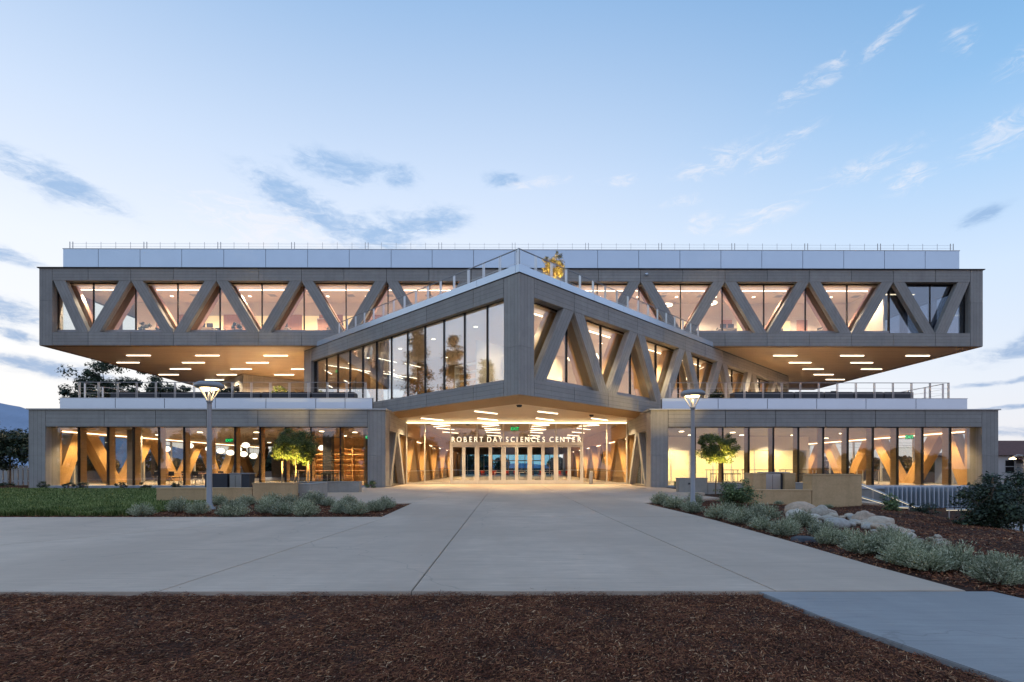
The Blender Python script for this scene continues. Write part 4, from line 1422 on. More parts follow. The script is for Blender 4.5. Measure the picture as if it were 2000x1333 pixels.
def flood(x, y, z, label, tx, ty, tz, power=120, size=1.25, colr=(1.0, .66, .19)):
    t_ = thing('flood_light', label, 'flood light', (x, y, z), 'ground flood lights under the young trees')
    MB().lathe([(.0, -.1), (.07, -.1), (.09, .0), (.105, .06), (.10, .075)], 16).build('housing', M_PLANTER, t_, mat4=Matrix.Translation((0, 0, .16)) @ Vector((tx - x, ty - y, tz - z)).to_track_quat('Z', 'Y').to_matrix().to_4x4())
    MB().lathe([(0, .068), (.095, .07)], 16).build('lens', M_BULB, t_, mat4=Matrix.Translation((0, 0, .16)) @ Vector((tx - x, ty - y, tz - z)).to_track_quat('Z', 'Y').to_matrix().to_4x4())
    MB().box(-.02, .02, -.02, .02, -.06, .1).build('stake', M_PLANTER, t_)
    l = bpy.data.lights.new('flood', 'SPOT')
    l.energy = power
    l.color = colr
    l.spot_size = size
    l.spot_blend = .6
    l.shadow_soft_size = .05
    lo = bpy.data.objects.new('lamp_light', l)
    COL.objects.link(lo)
    lo.parent = t_
    d = Vector((tx - x, ty - y, tz - z - .16))
    lo.location = Vector((0, 0, .16)) + d.normalized() * .11
    lo.rotation_euler = d.to_track_quat('-Z', 'Y').to_euler()
    return t_


tree('young_tree', 'round young tree lit yellow from below with three pale stakes', 'tree', -9.85, 23.9, 0, 1.2, 1.05, .86, 170, 120, .045, 11, M_LEAF, trunk_r=.035, cz=2.12, shell=.25, cr=.22)
for xx_, lb in ((-10.45, 'left'), (-9.25, 'right')):
    o = MB().tube([(xx_, 23.9, -.1), (xx_ + .02, 23.88, 1.5)], .035, 7).build('tree_stake', M_STAKE)
    tag(o, f'pale wooden stake at the {lb} side of the round lit tree', 'stake', 'stakes of the round lit tree')
tree('young_tree', 'loose young tree lit yellow from below behind the right lamp post', 'tree', 10.0, 25.05, 0, 1.2, .95, .82, 90, 120, .048, 23, M_LEAF, trunk_r=.035, cz=2.15, shell=.35, cr=.25)
flood(-9.35, 22.35, .05, 'round ground flood light below the round lit tree', -9.95, 23.9, 1.75, 2600, .95)
flood(10.4, 23.5, .0, 'round ground flood light below the loose lit tree', 10.1, 25.1, 1.75, 2300, .95)
tree('rooftop_tree', 'small spiky tree lit yellow on the middle roof near its point', 'tree', 2.75, 31.5, MZ1, .5, .70, .95, 80, 40, .075, 31, M_LEAFY, trunk_r=.03, cz=2.55, cr=.20, shell=.3, aspect=.28)
flood(2.6, 30.5, MZ1 + .08, 'small roof flood light below the spiky rooftop tree', 2.8, 31.5, 13.3, 1500, .9, (1.0, .76, .36))
tree('terrace_tree', 'small leafy tree lit warm on the left terrace under the soffit', 'tree', -19.2, 43.5, 5.8, .5, .60, .55, 40, 30, .07, 41, M_LEAF, cz=1.75, cr=.2)
flood(-19.2, 42.6, 6.3, 'small flood light below the tree on the left terrace', -19.2, 43.5, 7.6, 900)
# dark trees behind the left terrace
tree('dark_tree', 'tall dark tree behind the left terrace, leftmost of the pair', 'tree', -65, 84, 0, 9, 5.6, 6.6, 80, 190, .22, 51, M_LEAFD, trunk_r=.3, cz=13, cr=1.3, shell=.25, group='dark trees behind the left terrace')
tree('dark_tree', 'dark tree behind the left terrace half hidden by the soffit edge', 'tree', -57.5, 84, 0, 8, 4.2, 6.0, 60, 190, .22, 52, M_LEAFD, trunk_r=.3, cz=11.5, cr=1.2, shell=.25, group='dark trees behind the left terrace')
# left street trees by the white fence
tree('street_tree', 'dark leafy street tree at the left edge beside the corner column', 'tree', -31.8, 33.2, 0, 1.6, 2.0, 1.35, 60, 110, .10, 61, M_LEAFD, trunk_r=.06, cz=2.55, cr=.6, shell=.3)
tree('street_tree', 'dark street tree partly cut off by the left edge of the picture', 'tree', -35.2, 34.4, 0, 1.7, 2.2, 1.5, 60, 110, .10, 62, M_LEAFD, trunk_r=.06, cz=2.9, cr=.6, shell=.3)
# bushes right
tree('bush', 'rounded dark green bush in front of the tan wall', 'bush', 6.75, 15.2, -.08, .1, .62, .52, 60, 70, .035, 71, M_LEAFB, trunk_r=.03, cz=.44, cr=.17, shell=.2)
tree('bush', 'big dark open bush at the right edge of the bed', 'bush', 12.3, 13.1, -.75, .2, .80, .78, 70, 90, .045, 72, M_LEAFD, trunk_r=.04, cz=.95, cr=.30, shell=.2, limbs=14)
tree('bush', 'tall dark leafy bush rising behind the big right bush', 'bush', 13.15, 14.0, -.7, .2, .40, .80, 30, 70, .05, 73, M_LEAFD, trunk_r=.04, cz=.95, cr=.20, shell=.2)
tree('bush', 'dark bush cut off by the right edge of the picture', 'bush', 14.1, 14.2, -.8, .2, .6, .85, 40, 70, .05, 74, M_LEAFD, trunk_r=.04, cz=1.1, cr=.28, shell=.2)
tree('bush', 'light green small bush beside the stair handrail', 'bush', 12.6, 17.0, -.45, .1, .33, .42, 26, 60, .04, 75, M_LEAFB, cz=.42, cr=.14, shell=.2)
tree('bush', 'dark small bush right of the stair handrail end', 'bush', 14.2, 17.8, -.75, .1, .42, .42, 26, 60, .045, 76, M_LEAFD, cz=.4, cr=.16, shell=.2)
tree('bush', 'yellow-green low bush on the slope below the handrail', 'bush', 13.9, 16.3, -.9, .1, .22, .24, 16, 50, .035, 77, M_LEAFB, cz=.26, cr=.10, shell=.2)
tree('bush', 'low sparse bush near the lower path', 'bush', 11.6, 13.1, -.62, .1, .38, .28, 16, 40, .04, 78, M_LEAFD, cz=.26, cr=.12, shell=.2)
for i, (x, y) in enumerate([(-28.0, 31.3), (-26.6, 31.4), (-25.6, 31.3), (-23.4, 31.4), (-21.9, 31.3), (-20.0, 31.4), (-30.5, 31.6)]):
    tree('ground_plant', f'low dark plant at the foot of the left wing glass, {ORD[i]} from the column' if i < 6 else 'low dark plant at the foot of the left corner column', 'plant', x, y, -.04, .05, .34, .20, 10, 34, .05, 80 + i, M_LEAFD, cz=.2, cr=.13, group='low plants along the left wing')
for i, (x, y) in enumerate([(7.95, 18.1), (9.4, 18.0), (11.2, 18.1)]):
    t_ = thing('shrub', f'tiny pale shrub at the foot of the tan wall, {ORD[i]} from the left', 'shrub', (x, y, float(hgt(x, y)) + .02), 'tiny shrubs at the tan wall')
    t_.scale = (.42, .42, .38)
    link('foliage', SHR[i], t_)
for i, (x, y) in enumerate([(-6.95, 31.3), (8.9, 31.2)]):
    tree('ground_plant', 'small dark plant at the foot of the %s entrance column' % ('left' if i == 0 else 'right'), 'plant', x - (1.3 if i == 0 else -1.3), y - .2, -.04, .05, .35, .22, 14, 40, .05, 95 + i, M_LEAFB, cz=.22, cr=.14)


# conifers at the left, mirrored in the middle storey's glass
def conifer(x, y, H, Rb, seed, label, mat=None):
    t_ = thing('conifer', label, 'tree', (x, y, 0), 'tall conifers left of the plaza')
    g = np.random.default_rng(seed)
    pts, nr = [], []
    for k in range(150):
        f = g.uniform(.06, 1)
        z = H * f
        r = Rb * (1 - f) ** .8 * g.uniform(.45, 1.1) + .15
        a = g.uniform(0, 6.28)
        c = np.array([r * math.cos(a), r * math.sin(a), z])
        m = 120
        e = g.normal(0, 1, (m, 3)) * np.array([[.62, .62, .34]]) * (1.25 - f * .7)
        pts.append(c + e)
        nr.append(np.tile(np.array([[math.cos(a) * .4, math.sin(a) * .4, .8]]), (m, 1)))
    v, q = leaf_quads(np.concatenate(pts), np.concatenate(nr), .19, .4)
    link('crown', npmesh('crown', v, q, mat or M_CONIF), t_)
    MB().tube([(0, 0, -.2), (0, 0, H * .95)], .3, 8, .04).build('trunk', M_BARK, t_)


def mirror_left(px, D):
    """a point seen through the end glass at the given picture column, depth D, reflected to its real place"""
    a = (px - 1000) / 1012 + .0056
    vx, vy = a * D, D
    # plane through (.5,25.6)+.32 inward, normal (-1,-1)
    s = (vx - .5 + vy - 25.6) - .45
    return vx - s, vy - s


for px, D, H, Rb, sd_, lab in ((815, 75, 22.5, 3.3, 5, 'tallest conifer standing left of the plaza outside the view'), (887, 80, 21.5, 4.2, 6, 'broad conifer standing left of the plaza outside the view'), (951, 85, 19, 2.6, 7, 'slender conifer standing left of the plaza outside the view')):
    x, y = mirror_left(px, D)
    conifer(x, y, H, Rb, sd_, lab)


# a wood behind the viewer (seen only in the glass of the wings)
def far_wood(name, xs0, xs1, y, h, n, mat, seed):
    g = np.random.default_rng(seed)
    pts, nr = [], []
    for k in range(n):
        cx = g.uniform(xs0, xs1)
        hh = h * g.uniform(.7, 1.15)
        m = 220
        e = g.normal(0, 1, (m, 3))
        e /= np.linalg.norm(e, axis=1, keepdims=True)
        e *= g.uniform(.75, 1.05, (m, 1))
        pts.append(np.array([[cx, y + g.uniform(-5, 5), hh * .5]]) + e * np.array([[3.0, 2.5, hh * .52]]))
        nr.append(e)
    v, q = leaf_quads(np.concatenate(pts), np.concatenate(nr), .75, .7)
    link(name, npmesh(name, v, q, mat), props={'kind': 'stuff'})


far_wood('distant_wood', -110, 8, -34, 8.5, 62, M_LEAFD, 9)
far_wood('far_wood_right', 30, 110, -60, 5.5, 24, M_LEAFD, 10)
far_wood('far_tree_belt', -160, 160, 190, 6.0, 90, M_LEAFD, 12)

# lawn and its grass
prism('lawn', [(-46, 13.3), (-10.2, 13.3), (-10.6, 18.8), (-13.2, 19.3), (-13.4, 30.6), (-46, 30.6)], -.2, -.02, M_LAWN, props={'kind': 'structure'})


def blades(name, n, xr, yr, h0, h1, seed, keep):
    g = np.random.default_rng(seed)
    x = g.uniform(*xr, n)
    y = yr[0] + (yr[1] - yr[0]) * g.uniform(0, 1, n) ** 1.5
    k = keep(x, y)
    x, y = x[k], y[k]
    n = len(x)
    clump = .5 + .5 * np.sin(x * 2.1 + np.sin(y * 1.7) * 2) * np.sin(y * 2.6 + 1.3 * np.sin(x))
    h = g.uniform(h0, h1, n) * (.55 + .75 * clump)
    a = g.uniform(0, 6.28, n)
    lean = g.uniform(.2, 1.0, n) * h * .8
    w = .006 + .0006 * y
    bx = np.stack([x, y, np.full(n, -.02)], -1)
    du = np.stack([np.cos(a + 1.57) * w, np.sin(a + 1.57) * w, np.zeros(n)], -1)
    top = bx + np.stack([np.cos(a) * lean, np.sin(a) * lean, h], -1)
    v = np.stack([bx - du, bx + du, top + du * .3, top - du * .3], 1).reshape(-1, 3)
    q = np.arange(n * 4).reshape(n, 4)
    link(name, npmesh(name, v, q, M_GRASS), props={'kind': 'stuff'})


def keepL(x, y):
    return (x > -y * 1.02 - 1) & ((x < -10.3) | ((y > 13.3) & (y < 18.6) & (x < -9.6))) & ~((x > -13.2) & (y > 19.2))


blades('lawn_grass', 90000, (-31, -9.6), (13.25, 30.4), .03, .075, 3, keepL)
blades('tall_grass', 60000, (-18, -9.7), (13.2, 16.6), .07, .19, 4, lambda x, y: (x > -y * 1.03 - 1) & (x < -9.7))


# ------------------------------------------------------------------ mulch chips
def chips(name, n, sampler, zf, l0, l1, w, seed, lift=.02):
    g = np.random.default_rng(seed)
    x, y = sampler(g, n)
    n = len(x)
    z = zf(x, y)
    L = g.uniform(l0, l1, n)
    a = g.uniform(0, math.pi, n) * .75 - .35
    tilt = g.normal(0, .22, n)
    ww = w * g.uniform(.5, 1.6, n)
    u = np.stack([np.cos(a) * np.cos(tilt), np.sin(a) * np.cos(tilt), np.sin(tilt)], -1)
    s = np.stack([-np.sin(a), np.cos(a), g.normal(0, .5, n)], -1)
    s /= np.linalg.norm(s, axis=1, keepdims=True)
    c = np.stack([x, y, z + g.uniform(0, 1, n) ** 2 * lift + .004], -1)
    bend = np.stack([np.zeros(n), np.zeros(n), g.uniform(-.1, .25, n) * L], -1)
    p = [c - u * L[:, None] / 2, c + bend * .5, c + u * L[:, None] / 2]
    sw = s * ww[:, None]
    v = np.stack([p[0] - sw, p[0] + sw, p[1] + sw, p[1] - sw, p[2] + sw * .6, p[2] - sw * .6], 1).reshape(-1, 3)
    b = np.arange(n) * 6
    q = np.concatenate([np.stack([b, b + 1, b + 2, b + 3], -1), np.stack([b + 3, b + 2, b + 4, b + 5], -1)])
    link(name, npmesh(name, v, q, M_CHIP), props={'kind': 'stuff'})


def samp_front(g, n):
    y = 2.3 + (4.98 - 2.3) * g.uniform(0, 1, n) ** 1.25
    x = g.uniform(-5.4, 2.9, n)
    k = (x > -y * 1.03 - .2) & (x < np.interp(y, [1.5, 2.88, 4.2, 4.99], [2.95, 2.83, 2.535, 2.43]) + .03 * np.sin(y * 23) - .02)
    x, y = x[k], y[k]
    sp = g.uniform(0, 1, len(x)) < .0035
    y = np.where(sp & (y > 4.3), y + g.exponential(.10, len(x)) + (4.98 - y) * .9, y)
    return x, y


chips('front_mulch', 330000, samp_front, lambda x, y: np.full(len(x), -.040) + .014 * np.sin(x * 5 + y) * np.sin(y * 4) + .008 * np.sin(x * 17) * np.sin(y * 13 + x) + .022 * np.clip((y - 4.75) / .2, 0, 1) * (.6 + .4 * np.sin(x * 9)), .008, .045, .0017, 21, .026)


def samp_lb(g, n):
    y = g.uniform(12.72, 19.5, n)
    x = g.uniform(-13, -3.2, n)
    k = ~((y > 17.4) & (x > -6.9)) & ((y < 13.25) | (x > -9.9))
    return x[k], y[k]


chips('left_bed_mulch', 60000, samp_lb, lambda x, y: np.full(len(x), -.05), .03, .09, .005, 22, .04)


def samp_rb(g, n):
    y = 4.0 + 21 * g.uniform(0, 1, n) ** 1.4
    edge = np.interp(y, [4, 5.03, 6.4, 8.2, 9.6, 11.8, 14.1, 17.6, 18.6, 20.6, 26], [4.9, 4.78, 4.52, 4.63, 4.68, 4.76, 4.72, 4.65, 5.5, 8.5, 12.6])
    x = edge + (ridge(y) + 6.5 - edge) * g.uniform(0, 1, n)
    k = (x < y * 1.06 + .5)
    return x[k], y[k]


chips('right_bed_mulch', 150000, samp_rb, lambda x, y: hgt(x, y), .025, .085, .0045, 23, .04)


# ------------------------------------------------------------------ rocks
def rock_mesh(seed, sub=2):
    bm = bmesh.new()
    bmesh.ops.create_icosphere(bm, subdivisions=sub, radius=.5)
    o = Vector((seed * 3.7, seed * 1.3, seed * 2.1))
    for v in bm.verts:
        n = v.co.normalized()
        d = 1 + .26 * noise.noise(n * 1.1 + o) + .12 * noise.noise(n * 2.6 + o)
        v.co = Vector((n.x * d, n.y * d, n.z * d * .75)) * .5
    me = bpy.data.meshes.new('rock')
    bm.to_mesh(me)
    bm.free()
    me.polygons.foreach_set('use_smooth', [True] * len(me.polygons))
    me.materials.append(M_ROCK)
    return me


ROCKS = [rock_mesh(i, 3) for i in range(7)]


def gz(px, py, z):
    """ground point from its bearing and distance"""
    a = (px - 1000) / 1012
    b = (914 - py) / 1012
    k = (z - 1.2) / b
    return (a * .99998 + .0056) * k, (1 - a * .0056) * k


big = [(1562, 1002, 44, 26, 'long flat pale boulder at the left end of the rock pile'), (1600, 1006, 26, 24, 'pinkish boulder near the left end of the rock pile'), (1556, 1012, 36, 22, 'pale grey boulder left, leaning below the long flat one'), (1590, 1015, 26, 18, 'greenish grey boulder below the pinkish one'), (1687, 1018, 30, 26, 'upright rounded grey boulder near the right of the pile'), (1720, 1028, 40, 22, 'smooth tan boulder at the upper right of the pile'), (1625, 1020, 40, 14, 'long striped grey rock in the middle of the pile'), (1585, 1028, 32, 16, 'pale rounded boulder behind the shrubs in the pile'), (1634, 1031, 34, 20, 'brown-stained rock in the middle of the pile'), (1618, 1003, 22, 14, 'grey slab rock right of the pinkish boulder'), (1742, 1046, 26, 20, 'pale boulder at the lower right of the pile'), (1757, 1048, 34, 18, 'purple-grey boulder at the right tail of the pile')]
for i, (px, py, w, h, lab) in enumerate(big):
    x, y = gz(px, py + 4, -.13)
    s = w / 1012 * y * 1.28
    o = link('boulder', ROCKS[i % 7], loc=(x, y, float(hgt(x, y)) + s * h / w * .30))
    o.scale = (s, s * .8, s * h / w * 1.25)
    o.rotation_euler = (R.uniform(-.2, .2), R.uniform(-.3, .3), R.uniform(0, .6) - .3)
    tag(o, lab, 'boulder', 'boulders of the rock pile')
Rr = random.Random(12)


def stone_label(i, n):
    m = n // 3
    part, k = ('left third', i) if i < m else (('middle third', i - m) if i < 2 * m else ('right third', i - 2 * m))
    return f'small river stone, {ORD[k]} from the left in the {part} of the rock pile'


smalls = []
for k in range(74):
    f = Rr.random()
    px = 1605 + 175 * f + Rr.uniform(-12, 12)
    py = 1008 + 46 * f + Rr.uniform(-10, 14)
    smalls.append((px, py))
for k in range(16):
    smalls.append((Rr.uniform(1760, 1850), Rr.uniform(1050, 1075)))
smalls.sort()
for i, (px, py) in enumerate(smalls):
    x, y = gz(px, py, -.14)
    s = Rr.uniform(.09, .24) if i < 70 else Rr.uniform(.06, .14)
    o = link('river_stone', ROCKS[Rr.randrange(7)], loc=(x, y, float(hgt(x, y)) + s * .22))
    o.scale = (s * Rr.uniform(.9, 1.4), s, s * Rr.uniform(.7, 1.1))
    o.rotation_euler = (Rr.uniform(-.4, .4), Rr.uniform(-.4, .4), Rr.uniform(0, 6.28))
    tag(o, stone_label(i, len(smalls)), 'stone', 'small river stones of the rock pile')
for x, y, lab in ((5.35, 10.9, 'dark round drain lid beside the path between the shrubs'), (5.75, 11.4, 'dark round drain lid behind the one at the path'), (5.0, 8.75, 'blue-grey dome of a bed light beside the path')):
    o = MB().lathe([(0, .05), (.13, .045), (.2, .02), (.22, -.05)], 20).build('drain_lid', M_PLANTER, loc=(x, y, float(hgt(x, y)) + .03), smooth=True)
    tag(o, lab, 'drain lid')


# ------------------------------------------------------------------ garden walls
def gwall(name, label, boxes, mat, loc=(0, 0, 0), cap=True, group=None, capmat=None):
    x0, x1, y0, y1, z0, z1 = boxes[0]
    t_ = thing(name, label, 'wall', ((x0 + x1) / 2, (y0 + y1) / 2, 0), group)
    inv = Matrix.Translation((-(x0 + x1) / 2, -(y0 + y1) / 2, 0))
    for (a, b_, c, d, e, f) in boxes:
        n = max(1, round((b_ - a) / 1.7))
        for k in range(n):
            box('wall_panel', a + (b_ - a) * k / n + .004, a + (b_ - a) * (k + 1) / n - .004, c, d, e, f, mat, t_, inv)
        if cap:
            box('cap_stone', a - .015, b_ + .015, c - .015, d + .015, f, f + .045, capmat or mat, t_, inv, bev=.006)
    return t_


gwall('garden_wall', 'low tan garden wall in the left bed, its long lower part', [(-12.95, -9.45, 19.1, 19.4, -.2, .42)], M_TAN)
gwall('garden_wall', 'taller tan wall block at the right end of the left garden wall', [(-9.43, -7.95, 19.1, 19.6, -.2, .60)], M_TAN)
gwall('seat_wall', 'grey concrete seat wall with a glowing step light left of the entrance', [(-10.35, -7.35, 25.4, 25.9, -.1, .48)], M_CONCP)
gwall('garden_wall', 'dark grey end of the left garden wall facing the plaza', [(-7.93, -7.55, 19.62, 21.6, -.1, .55)], M_CONCP)
gwall('garden_wall', 'low tan wall in front of the right wing, its long lower part', [(9.0, 10.95, 18.7, 19.0, -.6, .36)], M_TAN)
gwall('garden_wall', 'tall tan wall block at the right end of the right garden wall', [(10.97, 12.78, 18.7, 19.3, -.9, .92)], M_TAN)
gwall('garden_wall', 'tall narrow tan wall pier behind the low right wall', [(9.35, 9.85, 19.8, 20.6, -.3, .95), (10.55, 10.98, 19.8, 20.6, -.3, .95)], M_TAN)
gwall('seat_wall', 'short grey seat wall beside the right entrance column', [(8.35, 9.75, 25.4, 25.9, -.1, .66)], M_CONCP)
gwall('seat_wall', 'long low grey seat wall in front of the right wing glass', [(9.78, 14.6, 25.45, 25.9, -.3, .42)], M_CONCP)
for x, y, z, lab in ((-9.3, 25.39, .30, 'glowing step light in the left seat wall'), (8.95, 25.39, .42, 'small round light in the short right seat wall'), (13.0, 25.43, .22, 'small round light in the long right seat wall')):
    t_ = thing('wall_light', lab, 'wall light', (x, y, z))
    MB().box(-.16, .16, -.03, .0, -.04, .04).build('housing', M_PLANTER, t_)
    if x < 0:
        MB().box(-.14, .14, -.036, -.031, -.03, .03).build('lens', M_BULB, t_)


# trash bins: steel with dark side wings
def bin_(x, y, z, label, w=.5):
    t_ = thing('waste_bin', label, 'waste bin', (x, y, z), 'steel waste bins')
    box('body', -w / 2, w / 2, 0, .55, .0, .86, M_STEEL, t_, bev=.01)
    box('side_panel', w / 2 + .01, w / 2 + .34, .02, .5, .0, .86, M_PLANTER, t_, bev=.01)
    box('lid', -w / 2 - .02, w / 2 + .36, -.02, .57, .87, .91, M_GREYM, t_, bev=.008)
    box('door_seam', -.006, .006, -.004, .001, .05, .8, M_BLACK, t_)


bin_(-11.75, 22.3, .06, 'steel waste bin pair behind the left garden wall')
box_ = MB().box(-13.05, -12.1, 22.3, 22.9, 0, .95).build('service_box', M_PLANTER)
tag(box_, 'dark grey service cabinet left of the steel bin behind the garden wall', 'cabinet')
bin_(10.15, 19.9, .12, 'steel waste bin between the tan piers of the right wall', .62)


# stairs handrails right
def handrail(label, pts, posts, zg=-1.2):
    t_ = thing('stair_handrail', label, 'handrail', pts[0], 'handrails of the side stairs')
    P0 = Vector(pts[0])
    MB().tube([Vector(p) - P0 for p in pts], .03, 8).build('rail', M_STEEL, t_, True)
    MB().tube([Vector(p) - P0 + Vector((0, -.0, -.034)) for p in pts], .010, 6).build('rail_light', M_RAILL, t_)
    for x, y, z in posts:
        MB().tube([Vector((x, y, float(hgt(x, y)) - .1)) - P0, Vector((x, y, z - .035)) - P0], .028, 8).build('post', M_STEEL, t_)


handrail('upper glowing stair handrail sloping down beside the right wing', [(14.2, 21.5, .75), (14.3, 21.4, .65), (16.2, 20.6, -.35), (16.5, 20.5, -.37)], [(14.9, 21.15, .33), (16.5, 20.5, -.36)])
handrail('lower glowing stair handrail behind the tall tan wall block', [(13.2, 20.3, .25), (14.7, 19.6, -.28), (15.1, 19.5, -.29)], [(14.3, 19.8, -.15), (15.1, 19.5, -.29)])
handrail('dark guard rail at the foot of the side stairs', [(17.3, 20.4, -.45), (18.9, 20.5, -.44), (20.3, 20.6, -.44)], [(17.4, 20.4, -.45), (18.9, 20.5, -.44), (20.2, 20.6, -.44)])
for i in range(5):
    prism('stair_step', [(14.0 + i * .45, 20.0), (14.6 + i * .45, 20.0), (14.6 + i * .45, 22.0), (14.0 + i * .45, 22.0)], -1.6, -.18 - i * .16, M_PLAZA, props={'kind': 'structure'})
prism('lower_path', [(15.6, 17.6), (20.5, 19.0), (24, 22), (22, 24), (17, 21.5), (15.4, 18.8)], -1.5, -1.18, M_PATH, props={'kind': 'structure'})
# white fin screen along the right base wall
fs = thing('fin_screen', 'row of upright white fins along the base of the right wing', 'fence', (26, 31.6, -1.2))
for k in range(24):
    box('fin', -2.9 + k * .28, -2.84 + k * .28, -.15, .12, -.2, 1.22, M_WHITE, fs)
box('fin_rail', -2.95, 3.7, .03, .07, .95, 1.0, M_WHITE, fs)
box('fin_rail', -2.95, 3.7, .03, .07, -.02, .03, M_WHITE, fs)

# white picket fence at far left
wf = thing('white_fence', 'white upright-board fence left of the building', 'fence', (-37, 36, 0))
for k in range(34):
    box('board', -4 + k * .34, -3.76 + k * .34, -.03, .03, 0.0, 1.35, M_WHITE, wf)
box('fence_rail', -4.2, 7.6, .035, .075, .25, .33, M_WHITE, wf)
box('fence_rail', -4.2, 7.6, .035, .075, 1.05, 1.13, M_WHITE, wf)

# ------------------------------------------------------------------ terrace things
pi = 0
for (x0, x1, y, zt, lab) in ((-26.2, -23.0, 34.6, 6.15, 'first'), (-22.9, -19.7, 34.6, 6.15, 'second'), (-19.6, -16.4, 34.6, 6.15, 'third'), (-16.3, -13.1, 34.6, 6.15, 'fourth'), (-13.0, -10.2, 34.6, 6.15, 'fifth')):
    t_ = thing('planter', f'dark metal planter on the left terrace, {lab} from the left end', 'planter', ((x0 + x1) / 2, y, 4.99), 'dark terrace planters')
    w = x1 - x0
    box('planter_box', -w / 2, w / 2, -.4, .4, 0, zt - 4.99, M_PLANTER, t_, bev=.01)
    box('soil', -w / 2 + .05, w / 2 - .05, -.35, .35, zt - 4.989, zt - 4.95, M_MULCHB, t_)
for k in range(6):
    x0 = 15.0 + k * 2.0
    t_ = thing('planter', f'dark grey planter on the right terrace, {ORD[k]} from the entrance side', 'planter', (x0 + 1, 34.8, 4.99), 'dark terrace planters')
    box('planter_box', -.97, .97, -.4, .4, 0, 1.25, M_PLANTER, t_, bev=.01)
    box('soil', -.9, .9, -.35, .35, 1.251, 1.27, M_MULCHB, t_)
for i, (x, y, r, h) in enumerate([(-22.5, 36.0, .5, .3), (-20.0, 37, .5, .35), (17.6, 38.5, .6, .5), (19.6, 39.5, .5, .5), (21.5, 40.5, .8, .55), (24.3, 41, .5, .4), (15.2, 38, .5, .45)]):
    side = 'left' if x < 0 else 'right'
    t_ = tree('terrace_plant', f'dark leafy planting on the {side} terrace, {ORD[i if i < 2 else i - 2]} clump counted as planted', 'plant', x, y, 6.0, .1, r, h, 14, 50, .09, 120 + i, M_LEAFD, cz=.45, cr=.25, group='plantings on the terraces')
    box('planter_box', -r, r, -.4, .4, -1.0, .12, M_PLANTER, t_)


def chair(x, y, z, rz, label, mat, group, stool=False, s=1.0):
    t_ = thing('stool' if stool else 'chair', label, 'stool' if stool else 'chair', (x, y, z), group, rz)
    h = .72 if stool else .45
    box('seat', -.22, .22, -.22, .22, h, h + .05, mat, t_, bev=.012)
    if not stool:
        box('backrest', -.21, .21, .19, .23, h + .15, h + .45, mat, t_, bev=.012)
        box('back_support', -.02, .02, .215, .235, h - .02, h + .15, M_GREYM, t_)
    for sx2, sy2 in ((-1, -1), (1, -1), (-1, 1), (1, 1)):
        MB().tube([(sx2 * .19, sy2 * .19, 0), (sx2 * .17, sy2 * .17, h)], .012, 5).build('leg', M_GREYM, t_)
    return t_


def table(x, y, z, w, d, h, label, mat, group=None):
    t_ = thing('table', label, 'table', (x, y, z), group)
    box('tabletop', -w / 2, w / 2, -d / 2, d / 2, h - .04, h, mat, t_, bev=.006)
    for sx2, sy2 in ((-1, -1), (1, -1), (-1, 1), (1, 1)):
        box('leg', sx2 * (w / 2 - .06) - .02, sx2 * (w / 2 - .06) + .02, sy2 * (d / 2 - .06) - .02, sy2 * (d / 2 - .06) + .02, 0, h - .04, M_ALU, t_)


table(-23.0, 35.6, .06, 1.7, .9, .76, 'pale meeting table in the left wing, nearer the corner column', M_WOODP, 'tables in the left wing')
table(-20.6, 35.9, .06, 1.7, .9, .76, 'pale meeting table in the left wing, left of the lamp post', M_WOODP, 'tables in the left wing')
for i, (x, y, r) in enumerate([(-23.5, 34.9, 3.3), (-22.5, 34.9, 3.0), (-21.1, 35.1, 3.2), (-20.1, 35.1, 2.9), (-22.8, 36.4, .2), (-20.5, 36.7, -.1)]):
    chair(x, y, .06, r, f'dark chair at the left wing meeting tables, {ORD[i]} around them', M_BLKP, 'chairs in the left wing')
table(-13.2, 36.0, .06, 3.2, .8, .95, 'long counter table in the left wing behind the round tree', M_WOODP, 'tables in the left wing')
for i in range(5):
    chair(-14.5 + i * .65, 35.3, .06, .1 * i, f'dark stool at the long left wing counter, {ORD[i]} from the left', M_BLKP, 'stools in the left wing', True)
for k, x in enumerate((14.0, 16.4, 18.9, 21.3)):
    table(x, 34.0, .06, 1.9, .8, 1.02, f'high bench table in the right wing, {ORD[k]} from the entrance side', M_WOODP, 'high tables in the right wing')
    for j in range(4):
        chair(x - .7 + j * .46, 33.4, .06, 0, f'black stool at the {ORD[k]} high table of the right wing, {ORD[j]} from the left', M_BLKP, 'stools in the right wing', True)
table(24.6, 35.4, .06, 1.2, .7, 1.0, 'small high table in the right wing beyond the partitions', M_WOODP, 'high tables in the right wing')
for i, (x, y, r) in enumerate([(-2.6, 52, .4), (-1.6, 53, -.3), (-.2, 52, .2), (.7, 53, 3.0), (2.2, 52, .3), (3.2, 53, -.5), (4.9, 50, .3), (5.8, 51, 2.8)]):
    chair(x, y, .012, r, f'red lobby chair seen through the entrance doors, {ORD[i]} from the left', M_RED, 'red chairs in the lobby')
for i, (x, z) in enumerate([(-1.1, 0), (1.4, 0), (4.0, 0)]):
    table(x, 52.6, .012, .8, .8, .74, f'small round-edged lobby table among the red chairs, {ORD[i]} from the left', M_WALLW, 'lobby tables')
o = MB().lathe([(.14, 0), (.14, .9), (.11, .95), (.0, .97)], 16).build('bollard_bin', M_GREYM, loc=(5.9, 37.0 + .3, 0.0), smooth=True)
tag(o, 'slim grey standing ashtray in front of the right entrance glass', 'ashtray')

